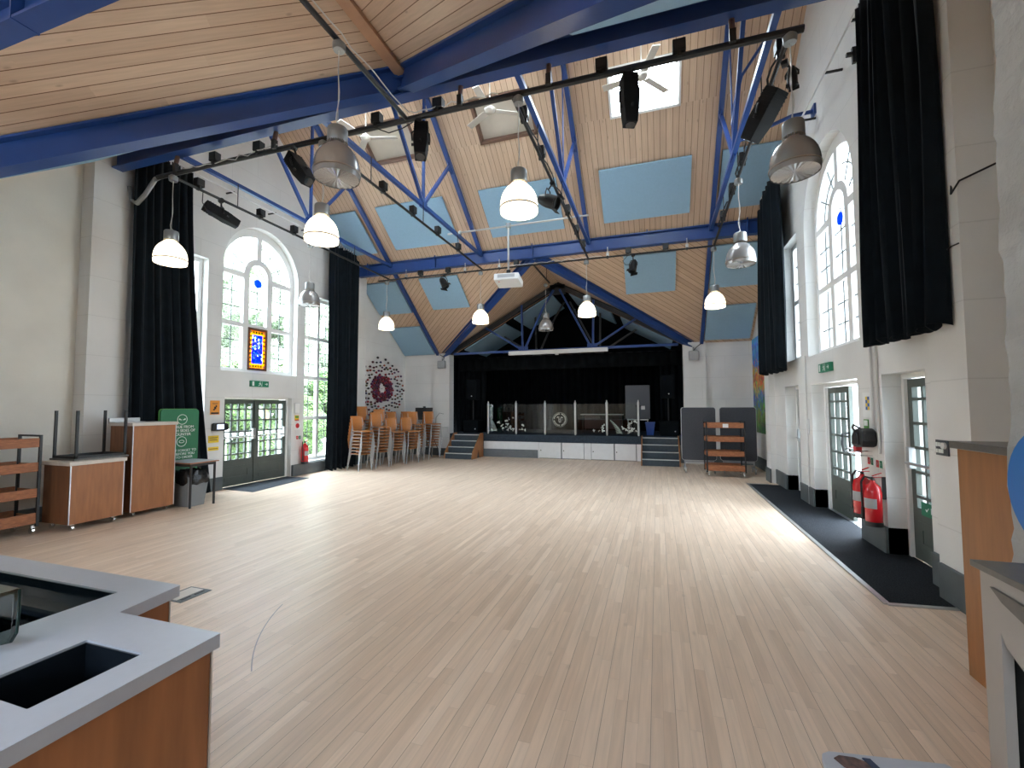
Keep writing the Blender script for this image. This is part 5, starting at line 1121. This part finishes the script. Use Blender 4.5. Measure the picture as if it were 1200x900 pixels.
def cabinet(x0, x1, y0, y1, z0, z1, label, castors=True, topmat='lamtop'):
    t = thing('cabinet', label, 'cabinet', ((x0+x1)/2, (y0+y1)/2, 0))
    build('carcass', MB().box(x0+.01, x1-.012, y0+.004, y1-.004, z0, z1-.05), 'veneer_dark', t, bev=.003); build('front_panel', MB().box(x1-.012, x1, y0+.012, y1-.012, z0, z1-.05), 'veneer', t)
    build('edge_trim', MB().box(x1-.012, x1+.003, y0, y0+.012, z0, z1-.05).box(x1-.012, x1+.003, y1-.012, y1, z0, z1-.05), 'alu', t); build('worktop', MB().box(x0-.01, x1+.02, y0-.02, y1+.02, z1-.05, z1), topmat, t, bev=.004)
    for x in (x0+.08, x1-.08):
        for y in (y0+.08, y1-.08): build('castor', MB().cyl((x, y-.015, .038), (x, y+.015, .038), .038, n=12).box(x-.015, x+.015, y-.02, y+.02, .06, z0), 'chrome', t)
    return t
cabinet(-8.06, -7.48, 3.88, 4.52, .095, .93, 'low cherry wood cabinet on castors with an upturned table on it')
cabinet(-8.08, -7.56, 4.66, 5.30, .08, 1.43, 'tall cherry wood cabinet in front of the black curtain')
t = thing('grey_tray', 'grey metal tray standing on top of the tall cherry cabinet', 'tray', (-8.0, 4.85, 1.43)); build('tray_panel', MB().box(-8.06, -8.03, 4.62, 5.05, 1.43, 1.50).box(-8.06, -7.9, 4.62, 5.05, 1.43, 1.44), 'steel', t, bev=.004)
t = thing('upturned_table', 'black-legged table turned upside down on the low cabinet', 'table', (-7.85, 4.3, .93))
tx0, tx1, ty0, ty1 = -8.12, -7.62, 4.0, 4.62
build('table_top', MB().box(tx0-.02, tx1+.02, ty0-.02, ty1+.02, .931, .955), 'dkgrey_top', t)
build('under_frame', MB().box(tx0, tx1, ty0, ty0+.03, .955, .99).box(tx0, tx1, ty1-.03, ty1, .955, .99).box(tx0, tx0+.03, ty0, ty1, .955, .99).box(tx1-.03, tx1, ty0, ty1, .955, .99), 'blackmetal', t)
for x in (tx0+.015, tx1-.015):
    for y in (ty0+.015, ty1-.015): build('leg', MB().box(x-.0145, x+.0145, y-.0145, y+.0145, .955, 1.62), 'blackmetal', t); 
# sign board
t = thing('sign_board', 'green rounded sign board with white queue instructions behind the tall cabinet', 'sign', (-8.02, 5.68, .0))
bd = MB()
def rrect(y0, y1, z0, z1, r):
    pts = []
    for cx_, cz_, a0 in ((y1-r, z1-r, 0), (y0+r, z1-r, 90), (y0+r, z0+r, 180), (y1-r, z0+r, 270)):
        for k in range(6): a = math.radians(a0+k*18); pts.append((cx_+r*math.cos(a), cz_+r*math.sin(a)))
    return pts
SX = -8.02; build('panel', MB().prism(rrect(5.36, 6.02, .25, 1.63, .05), 'x', SX-.03, SX), 'boardgreen', t); build('bright_edge', MB().prism(rrect(5.35, 6.03, .24, 1.64, .055), 'x', SX-.05, SX-.0301), 'boardgreen_edge', t)  # backing in a brighter green shows as a rim round the panel
build('feet', MB().box(SX-.12, SX+.05, 5.4, 5.44, 0, .26).box(SX-.12, SX+.05, 5.94, 5.98, 0, .26), 'blackmetal', t)
tt = MB()
for s_, z, sz in (('QUEUE FROM', 1.315, .068), ('BOTH SIDES OF', 1.25, .068), ('COUNTER', 1.185, .068), ("DON'T FORGET TO", .90, .06), ('PAY BEFORE YOU', .84, .06), ('GO TO ORDER', .78, .06)):
    q = text_mb(s_, sz, .003).xf(frame_on('L', SX+.003, 5.72, z)); tt.add(q.v, q.f)
build('lettering', tt, 'signwhite', t)
ic = MB()
for cz_ in (1.45, 1.06): build('ring', MB().tube([(SX+.004, 5.72+.085*math.cos(a*PI/12), cz_+.085*math.sin(a*PI/12)) for a in range(25)], .005, 5), 'signwhite', t)
for s2 in (-1, 1): ic.bar((SX+.004, 5.72+s2*.012, 1.44), (SX+.004, 5.72+s2*.052, 1.455), .012, .004, (1,0,0)); ic.add([(SX+.004, 5.72+s2*.035, 1.47), (SX+.004, 5.72+s2*.06, 1.462), (SX+.004, 5.72+s2*.05, 1.435)], [(0,1,2)])
build('eye_icon', MB().tube([(SX+.004, 5.72+.045*math.cos(a*PI/8), 1.06+.022*math.sin(a*PI/8)) for a in range(17)], .005, 5), 'signwhite', t)
build('arrows_icon', ic, 'signwhite', t)
# small table with bin under it
t = thing('side_table', 'small grey table with black legs beside the tall cabinet', 'table', (-7.6, 5.62, 0), .0)
build('table_top', MB().box(-7.93, -7.30, 5.36, 5.86, .725, .75), pbr('grey_laminate', (.30,.33,.35), .45), t, bev=.003); build('edging', MB().box(-7.935, -7.295, 5.355, 5.865, .728, .745), 'veneer', t)
build('apron', MB().box(-7.9, -7.33, 5.385, 5.41, .68, .725).box(-7.9, -7.33, 5.81, 5.835, .68, .725).box(-7.35, -7.325, 5.39, 5.83, .68, .725), 'blackmetal', t)
for x in (-7.9, -7.35):
    for y in (5.39, 5.805): build('leg', MB().box(x, x+.026, y, y+.026, 0, .725), 'blackmetal', t)
t = thing('waste_bin', 'grey bin with a black bag beneath the small grey table', 'bin', (-7.62, 5.62, 0))
build('bin_body', MB().add([(-7.78,5.46,0),(-7.46,5.46,0),(-7.46,5.74,0),(-7.78,5.74,0),(-7.82,5.43,.5),(-7.42,5.43,.5),(-7.42,5.79,.5),(-7.82,5.79,.5)], [(0,1,2,3),(0,1,5,4),(1,2,6,5),(2,3,7,6),(3,0,4,7)]), 'bingrey', t)
random.seed(5); bag = MB(); n = 26; prof = [(.215,.36),(.245,.40),(.25,.47),(.24,.54),(.215,.59),(.19,.60),(.17,.52)]
vs = []; 
for r, z in prof:
    for i in range(n): a = 2*PI*i/n; q = r*(1+random.uniform(-.05,.05)); sq = 1/max(abs(math.cos(a)), abs(math.sin(a)))**.5; vs.append((-7.62+q*sq*math.cos(a), 5.61+q*.82*sq*math.sin(a), z+random.uniform(-.02,.02)))
bag.add(vs, [(k*n+i, k*n+(i+1) % n, (k+1)*n+(i+1) % n, (k+1)*n+i) for k in range(len(prof)-1) for i in range(n)]); build('bin_bag', bag, 'binbag', t, smooth=True)
# ------------------------------------------------------------------ notices and fittings on the walls
def flat_sign(name, side, a, z, w, h, mat, label, cat, th=.008, x=None, parts=()):
    xx = x if x is not None else (XL if side == 'L' else XR); s = 1 if side == 'L' else -1; F = frame_on(side, xx+s*.001, a, z)
    t = thing(name, label, cat, (xx, a, z)); build('board', MB().mbox(F, -w/2, w/2, -h/2, h/2, 0, th), mat, t)
    for (nm, x0, x1, y0, y1, mt) in parts: build(nm, MB().mbox(F, x0*w, x1*w, y0*h, y1*h, th, th+.002), mt, t)
    return t, F
t, F = flat_sign('poster', 'L', 6.64, 1.66, .20, .28, 'orange', 'orange poster with a black hand symbol left of the double doors', 'poster', parts=[('dark_strip', -.42, .42, -.46, -.34, 'blackplastic'), ('hand_symbol', -.1, .12, -.12, .06, 'blackplastic'), ('hand_symbol', .05, .2, .02, .16, 'blackplastic'), ('hand_symbol', -.2, -.02, -.2, -.1, 'blackplastic'), ('text_line', -.3, .3, .3, .33, 'brownframe'), ('text_line', -.25, .25, .22, .25, 'brownframe')])
t = thing('card_reader', 'black wall tablet with a lit screen beside the left doors', 'tablet', (XL+.05, 6.72, 1.27)); build('casing', MB().prism(rrect(6.60, 6.86, 1.19, 1.35, .03), 'x', XL, XL+.08), 'blackplastic', t); build('screen', MB().box(XL+.081, XL+.083, 6.64, 6.79, 1.225, 1.325), 'screen_on', t); build('bumper', MB().box(XL+.02, XL+.09, 6.57, 6.60, 1.20, 1.34).box(XL+.02, XL+.09, 6.86, 6.88, 1.2, 1.33), 'blackplastic', t)
flat_sign('notice', 'L', 6.63, 1.03, .22, .14, 'yellow', 'upper yellow notice under the wall tablet', 'notice', parts=[('text_line', -.4, .4, .2, .28, 'brownframe'), ('text_line', -.4, .3, .0, .08, 'brownframe'), ('text_line', -.4, .35, -.2, -.12, 'brownframe')])
flat_sign('notice', 'L', 6.63, .84, .22, .07, 'yellow', 'lower narrow yellow notice under the wall tablet', 'notice', parts=[('text_line', -.4, .4, -.1, .1, 'brownframe')])
flat_sign('notice', 'L', 8.79, 1.64, .19, .26, 'alu', 'grey framed notice on the wall right of the left doors', 'notice', parts=[('paper_sheet', -.4, .4, -.44, .44, 'paper')])
flat_sign('notice', 'L', 8.78, 1.40, .13, .13, 'yellow', 'small yellow and green notice below the grey framed one', 'notice', parts=[('green_band', -.4, .4, 0, .4, 'boardgreen_edge'), ('red_foot', -.5, .5, -.5, -.3, 'signred')])
t, F = flat_sign('sign', 'L', 8.80, 1.20, .18, .17, 'paper', 'white safety sign with a red round symbol above the left extinguisher', 'sign'); build('red_symbol', MB().cyl(F @ Vector((0,.01,.009)), F @ Vector((0,.01,.012)), .06, n=20), 'signred', t)
def firesign(side, a, z, lb):
    t, F = flat_sign('fire_sign', side, a, z, .15, .09, 'signwhite', lb, 'sign', parts=[('red_part', -.48, -.04, -.46, .46, 'signred'), ('green_part', .06, .48, -.46, .46, 'signgreen'), ('white_symbol', -.36, -.2, -.2, .25, 'signwhite'), ('white_symbol', .2, .34, -.2, .25, 'signwhite')])
firesign('L', 8.84, .92, 'small red and green extinguisher sign on the left wall')
def exit_sign(side, a, z, lb):
    t, F = flat_sign('exit_sign', side, a, z, .46, .13, 'signgreen', lb, 'exit sign', th=.05); 
    # running man and arrow
    mn = MB(); f = lambda x, y: F @ Vector((x, y, .052))
    def seg(a, b, w=.012): mn.bar(f(*a), f(*b), w, .003, F.to_3x3() @ Vector((0,0,1)))
    seg((-.01,.02),(.01,-.01)); seg((.01,-.01),(.035,-.02)); seg((.035,-.02),(.03,-.05)); seg((0,-.01),(-.02,-.035)); seg((-.02,-.035),(-.045,-.035)); seg((-.01,.02),(.025,.01)); seg((-.01,.02),(-.035,.0)); mn.cyl(f(0,.04), F @ Vector((0,.04,.055)), .011, n=10)
    seg((.13,0),(.19,0),.014); seg((.17,.025),(.195,0),.014); seg((.17,-.025),(.195,0),.014); mn.mbox(F, .05,.055,-.055,.055,.05,.053); mn.mbox(F, -.20,-.15,-.05,.05,.05,.052)
    build('running_figure_and_arrow', mn, 'signwhite', t)
exit_sign('L', 7.65, 2.18, 'green exit sign with arrow above the left double doors'); exit_sign('R', 7.72, 2.22, 'green exit sign with arrow below the right arched window')
def extinguisher():
    t = thing('fire_extinguisher', '', 'fire extinguisher', (0,0,0))
    build('cylinder', MB().lathe([(.001,0),(.07,0),(.082,.02),(.082,.38),(.07,.44),(.035,.475),(.022,.49),(.022,.51),(.001,.51)], n=28), 'red', t, world=False, smooth=True); build('base_ring', MB().lathe([(.083,.0),(.084,.05),(.083,.052)], n=28), 'blackplastic', t, world=False)
    build('valve', MB().cyl((0,0,.50),(0,0,.545),.018), 'blackmetal', t, world=False); build('handle', MB().bar((0,.0,.555),(.0,.09,.60),.02,.008).bar((0,.0,.54),(.0,.09,.555),.02,.008), 'red', t, world=False)
    build('hose', MB().tube([(0,-.02,.53),(0,-.08,.54),(.02,-.105,.48),(.03,-.10,.35),(.03,-.095,.16)], .011, 8).cyl((.03,-.095,.2),(.03,-.095,.08),.014,.02), 'blackplastic', t, world=False)
    build('label', MB().lathe([(.0835,.20),(.0835,.31)], n=28), 'tube', t, world=False); 
    return t
ex = extinguisher()
lb_ = [c for c in ex.children if c.name.startswith('label')][0]
# keep only the front third of the wrap-round label
bm = bmesh.new(); bm.from_mesh(lb_.data); bmesh.ops.delete(bm, geom=[f for f in bm.faces if f.calc_center_median().x < .05], context='FACES'); bm.to_mesh(lb_.data); bm.free()
ex.location = (XL+.13, 8.93, .275); relabel(ex, 'red fire extinguisher standing on the grey ledge by the left doors', 'fire extinguishers')
e2 = copy_tree(ex); e2.location = (2.30, 6.37, .33); e2.rotation_euler.z = PI+.3; e2.scale = (1.15, 1.15, 1.0); relabel(e2, 'larger red extinguisher with black base nearest the open right door')
e3 = copy_tree(ex); e3.location = (2.30, 6.10, .30); e3.rotation_euler.z = PI+.7; relabel(e3, 'red extinguisher with grey label nearer the camera on the right wall')
tag(build('extinguisher_bracket', MB().box(2.38, 2.42, 6.12, 6.55, .62, .66).box(2.385, 2.42, 6.085, 6.10, .6, .85), 'blackmetal', loc=(2.4, 6.3, .62)), 'black wall bracket behind the two right extinguishers', 'bracket')
firesign('R', 6.42, .99, 'left one of two red and green signs above the right extinguishers'); firesign('R', 6.20, .98, 'right one of two red and green signs above the right extinguishers')
t, F = flat_sign('notice', 'R', 6.46, 1.66, .21, .30, 'paper', 'white notice with blue and yellow checks beside the open right door', 'notice')
ck = MB(); ck2 = MB()
for i in range(2):
    for j in range(4): (ck if (i+j) % 2 else ck2).mbox(F, -.02+i*.05, .03+i*.05, -.06+j*.04, -.02+j*.04, .009, .011)
build('yellow_checks', ck, 'yellow', t); build('blue_checks', ck2, pbr('print_blue', (.03,.12,.4), .6), t)
flat_sign('notice', 'R', 6.50, 1.42, .12, .13, 'boardgreen_edge', 'small pale green first aid notice above the black bag on the right', 'notice', parts=[('white_field', -.4, .4, -.1, .4, 'signwhite')])
t = thing('first_aid_bag', 'rounded black bag hanging on a small rack on the right wall', 'bag', (2.3, 6.38, 1.15)); bg_ = MB().prism([(6.22,1.17),(6.45,1.15),(6.49,1.19),(6.49,1.27),(6.45,1.35),(6.38,1.38),(6.28,1.385),(6.20,1.35),(6.19,1.24)], 'x', 2.25, 2.41); build('bag_body', bg_, 'blackplastic', t, bev=.03); build('front_pocket', MB().prism([(6.26,1.19),(6.42,1.18),(6.42,1.29),(6.38,1.33),(6.28,1.33)], 'x', 2.225, 2.26), 'blackmetal', t, bev=.015); build('strap', MB().tube([(2.3,6.5,1.33),(2.26,6.47,1.39),(2.25,6.40,1.42),(2.26,6.33,1.40),(2.3,6.30,1.36)], .012), 'blackmetal', t)
t = thing('wall_rack', 'small red and chrome wire rack under the black bag', 'rack', (2.3, 6.5, 1.06)); build('wires', MB().tube([(2.41,6.60,1.08),(2.22,6.60,1.08),(2.22,6.36,1.06),(2.41,6.36,1.06)], .008).tube([(2.41,6.60,1.13),(2.22,6.60,1.13),(2.22,6.36,1.11),(2.41,6.36,1.11)], .006), 'chrome', t); build('red_leaflets', MB().box(2.3, 2.36, 6.50, 6.58, 1.08, 1.24), 'signred', t)
t = thing('light_switch_panel', 'dark grey switch plate with white print left of the counter', 'switch', (2.3, 4.76, 1.25)); F = frame_on('R', 2.309, 4.76, 1.29); build('plate', MB().mbox(F, -.085, .085, -.065, .065, 0, .012), pbr('slate_plate', (.06,.065,.075), .4), t); build('switches', MB().mbox(F, -.07, -.045, .01, .045, .012, .018).mbox(F, -.035, -.01, .01, .045, .012, .018).mbox(F, -.07, -.045, -.045, -.012, .012, .018).mbox(F, -.035, -.01, -.045, -.012, .012, .018).mbox(F, 0, .025, -.045, -.012, .012, .018), 'signwhite', t); build('knob', MB().cyl(F @ Vector((.045,.02,.012)), F @ Vector((.045,.02,.03)), .028, n=18), 'offwhite', t)
flat_sign('notice', 'R', 8.72, 1.30, .14, .26, 'alu', 'narrow framed notice on the right wall between two doors', 'notice', parts=[('paper_sheet', -.4, .4, -.44, .44, 'paper')])
for y, z0, z1, lb in ((6.28, 1.4, 2.45, 'white conduit pipe running down beside the black bag'), (6.15, 1.1, 2.45, 'second white conduit pipe nearer the right-hand door')):
    o = build('conduit', MB().cyl((XR-.02, y, z0), (XR-.02, y, z1), .014), 'offwhite', loc=(XR-.02, y, z0)); tag(o, lb, 'pipe')
o = build('conduit', MB().cyl((XR-.02, 8.72, 0), (XR-.02, 8.72, 2.5), .012), 'offwhite', loc=(XR-.02, 8.72, 0)); tag(o, 'thin white pipe running down the wall between two right doors', 'pipe')
# painting
o = build('painting', MB().box(XRe-.03, XRe-.002, 12.4, 13.85, .95, 3.5), 'painting', loc=(XRe, 13.1, .95)); tag(o, 'tall colourful abstract flower painting on the right wall by the corner', 'painting')
# ------------------------------------------------------------------ grey folding boards
def folding_board(x0, x1, y, lb, rz):
    cx_ = (x0+x1)/2; t = thing('folding_board', lb, 'display board', (cx_, y, 0), rz); w = (x1-x0)/2
    for k, dy in ((0, -.03), (1, .06)):
        pts = rrect(-w, w, .30, 1.62, .06); build('felt_panel', MB().prism(pts, 'y', dy, dy+.03), 'grey_felt', t, world=False)
        pts2 = rrect(-w-.008, w+.008, .292, 1.628, .065); build('alu_edge', MB().prism(pts2, 'y', dy+.005, dy+.025), 'alu', t, world=False)
    build('frame', MB().box(-w+.05, w-.05, .0, .04, .24, .28).box(-w+.05, -w+.08, .0, .03, .1, .3).box(w-.08, w-.05, .0, .03, .1, .3).box(-w+.04, -w+.09, -.2, .25, .1, .13).box(w-.09, w-.04, -.2, .25, .1, .13), 'tube', t, world=False)
    for x in (-w+.065, w-.065):
        for yy in (-.18, .23): build('castor', MB().cyl((x-.012, yy, .045), (x+.012, yy, .045), .045, n=12).box(x-.012, x+.012, yy-.01, yy+.01, .06, .11), 'steel', t, world=False)
folding_board(.58, 1.38, 12.2, 'grey felt folding board on castors, left one by the stage steps', .04)
folding_board(1.49, 2.30, 12.3, 'grey felt folding board on castors, right one behind the trolley', -.02)
# ------------------------------------------------------------------ mats and floor box
for ya, yb in ((5.22,6.08),(6.72,8.5),(9.2,10.08)): struct('trim_mat_well', MB().box(2.40, 2.62, ya, yb, .001, .009), 'mat')
mt = build('door_mat', MB().prism([(1.79,4.57),(2.30,4.60),(2.30,4.91),(2.41,4.92),(2.41,10.6),(1.81,10.6)], 'z', .001, .010), 'mat', loc=(2.1, 7.6, 0)); tag(mt, 'long dark grey coir mat along the doors on the right', 'mat')
tr_ = build('edge_trim', MB().bar((1.785,4.56,.006),(1.80,10.64,.006),.045,.012).bar((1.785,4.56,.006),(2.32,4.62,.006),.04,.012).bar((1.80,10.64,.006),(2.2,10.68,.006),.03,.012), 'alu', loc=(1.79, 7.6, 0)); tr_.parent = mt; tr_.location = (1.79-2.1, 0, 0)
tag(build('door_mat', MB().prism([(-8.5,6.88),(-7.55,6.80),(-7.80,8.55),(-8.5,8.58)], 'z', .001, .008), pbr('blue_grey_mat', (.045,.055,.07), .95, noise=.4, scale=60), loc=(-8.0, 7.7, 0)), 'blue grey mat on the floor inside the left double doors', 'mat')
t = thing('floor_socket_box', 'steel framed floor box set into the boards beyond the servery', 'floor box', (-4.0, 2.94, 0)); build('frame', MB().box(-4.13,-3.87,2.80,3.08,.0005,.004), 'skirt', t); build('lid', MB().box(-4.10,-3.95,2.82,3.06,.004,.007), 'lamtop', t); build('slots', MB().box(-3.93,-3.91,2.84,2.92,.004,.008).box(-3.93,-3.91,2.96,3.04,.004,.008), 'blackplastic', t)
# ------------------------------------------------------------------ servery counter in the foreground
t = thing('servery_counter', 'white topped wooden servery counter with black wells in the lower left', 'counter', (-2.2, .6, 0))
out = [(-1.40,1.15),(-1.90,1.15),(-1.94,1.40),(-4.6,1.40),(-4.6,-.8),(-1.34,-.8)]
top = curve_mesh('c', out, [rect(-1.775,-1.512,.72,.985), rect(-3.2,-2.11,.72,1.27)], .045); top.v = [(v[0], v[1], .8775+v[2]) for v in top.v]
build('worktop', top, 'corian', t, bev=.004)
def well(x0, x1, y0, y1, z0, z1):
    mb = MB(); w = .012
    mb.box(x0, x1, y0, y1, z0-.01, z0).box(x0, x0+.005, y0, y1, z0, z1).box(x1-.005, x1, y0, y1, z0, z1).box(x0, x1, y0, y0+.005, z0, z1).box(x0, x1, y1-.005, y1, z0, z1); return mb
build('deep_well', well(-1.775,-1.512,.72,.985,.62,.893), 'well', t); wl = build('display_well', well(-3.2,-2.11,.72,1.27,.6,.893), 'well', t)
build('well_ledge', MB().box(-3.2,-2.11,1.20,1.27,.80,.815).box(-3.2,-2.11,1.13,1.2,.74,.755), pbr('dark_steel_ledge', (.06,.07,.075), .25, metal=.7), wl)
build('end_panel', MB().box(-1.43,-1.405,-.8,1.12,.0,.855), 'veneer', t, bev=.002); build('edge_strip', MB().box(-1.432,-1.402,1.12,1.126,0,.855), 'alu', t); build('front_panel', MB().box(-1.95,-1.432,1.095,1.118,0,.855), 'veneer', t)
build('step_panel', MB().box(-2.0,-1.975,1.12,1.38,0,.855), 'veneer', t); build('rear_panel', MB().box(-4.6,-1.976,1.365,1.38,0,.855), 'veneer_dark', t); build('step_edge', MB().box(-2.0,-1.972,1.38,1.386,0,.855), 'alu', t)
gs = thing('sneeze_guard', 'rounded glass sneeze guard standing over the display well', 'glass guard', (-2.5, 1.0, .9))
gp = MB(); pts = []
gy = .80
M['guard_glass'] = glass_mat('guard_glass', (.55, .72, .66), .5)
Xg = -1.93
shape = [(0,.0)]
pl = MB().prism([( -3.3,.91),(-1.98,.91),(-1.93,.925),(-1.905,.955),(-1.90,1.0),(-1.90,1.08),(-3.3,1.08)], 'y', .86, .872); build('glass_front', pl, 'guard_glass', gs, bev=.002)
pl = MB().box(-3.3,-1.90,.60,.872,1.08,1.092); build('glass_shelf', pl, 'guard_glass', gs)
build('post', MB().cyl((-2.9,.70,.9),(-2.9,.70,1.08),.012), 'steel', gs)
build('glass_edge', MB().tube([(-3.3,.873,1.086),(-1.90,.873,1.086),(-1.90,.873,1.0),(-1.905,.873,.955),(-1.93,.873,.925),(-1.98,.873,.91),(-3.3,.873,.91)], .0045, 6), pbr('glass_edge_green', (.01,.03,.025), .2), gs)
# ------------------------------------------------------------------ right foreground
t = thing('tall_counter', 'tall orange wood counter with a dark top behind the rough plaster pier', 'counter', (2.1, 3.05, 0))
build('long_panel', MB().box(1.79, 1.815, 2.2, 3.55, 0, 1.38), 'veneer2', t, bev=.003); build('end_panel', MB().box(1.815, 2.35, 3.525, 3.55, 0, 1.38), 'veneer2', t)
build('worktop', MB().box(1.765, 2.4, 2.15, 3.58, 1.38, 1.425), 'dkgrey_top', t, bev=.004)
t = thing('recycling_unit', 'beige metal unit with dark top and curved black opening at the right edge', 'cabinet', (.8, .9, 0))
body = curve_mesh('r', [(.3,0),(1.34,0),(1.34,1.27),(.3,1.27)], [[(1.30,0.12),(1.29,1.15),(1.275,1.125),(1.23,1.10),(1.1,1.07),(.6,1.05),(.42,1.05),(.42,.12)]], .02); body.v = [(.72+v[2], v[0], v[1]) for v in body.v]
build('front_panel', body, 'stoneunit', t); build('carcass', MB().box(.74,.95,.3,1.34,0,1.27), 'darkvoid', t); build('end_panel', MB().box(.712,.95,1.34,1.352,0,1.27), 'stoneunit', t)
sl = MB().prism([(1.305,1.243),(1.27,1.221),(1.2,1.20),(.9,1.17),(.9,1.22),(1.2,1.238)], 'x', .703, .715); build('curved_slot', sl, 'dkgrey_top', t)
build('top', MB().box(.70,.955,.28,1.365,1.27,1.285), 'dkgrey_top', t, bev=.002); build('lock_hole', MB().cyl((.78,1.15,1.285),(.78,1.15,1.287),.012), 'blackplastic', t)
tag(build('wall_disc', MB().cyl((.942, 1.48, 1.43), (.958, 1.48, 1.43), .17, n=40), 'blue_disc', loc=(.95, 1.48, 1.43)), 'blue round sign on the rough plaster pier at the right edge', 'sign')
t = thing('leaflet_board', 'white rounded card with a dark printed picture at the bottom edge', 'card', (.5, 1.0, .9))
cr = MB().prism([(.320,1.145),(.325,1.162),(.34,1.173),(.56,1.207),(.58,1.19),(.58,.6),(.28,.6)], 'z', .885, .90); build('card', cr, 'corian', t, bev=.003)
build('printed_picture', MB().prism([(.343,1.150),(.356,1.162),(.385,1.165),(.41,1.155),(.405,1.135),(.38,1.12),(.355,1.13)], 'z', .9005, .902), pbr('print_brown', (.10,.045,.035), .4, noise=.9, scale=60), t); build('printed_band', MB().prism([(.40,1.168),(.415,1.170),(.441,1.10),(.425,1.09)], 'z', .9005, .9025), pbr('print_navy', (.015,.03,.08), .4), t)
build('support', MB().box(.38,.52,.65,.95,0,.885), 'stoneunit', t)
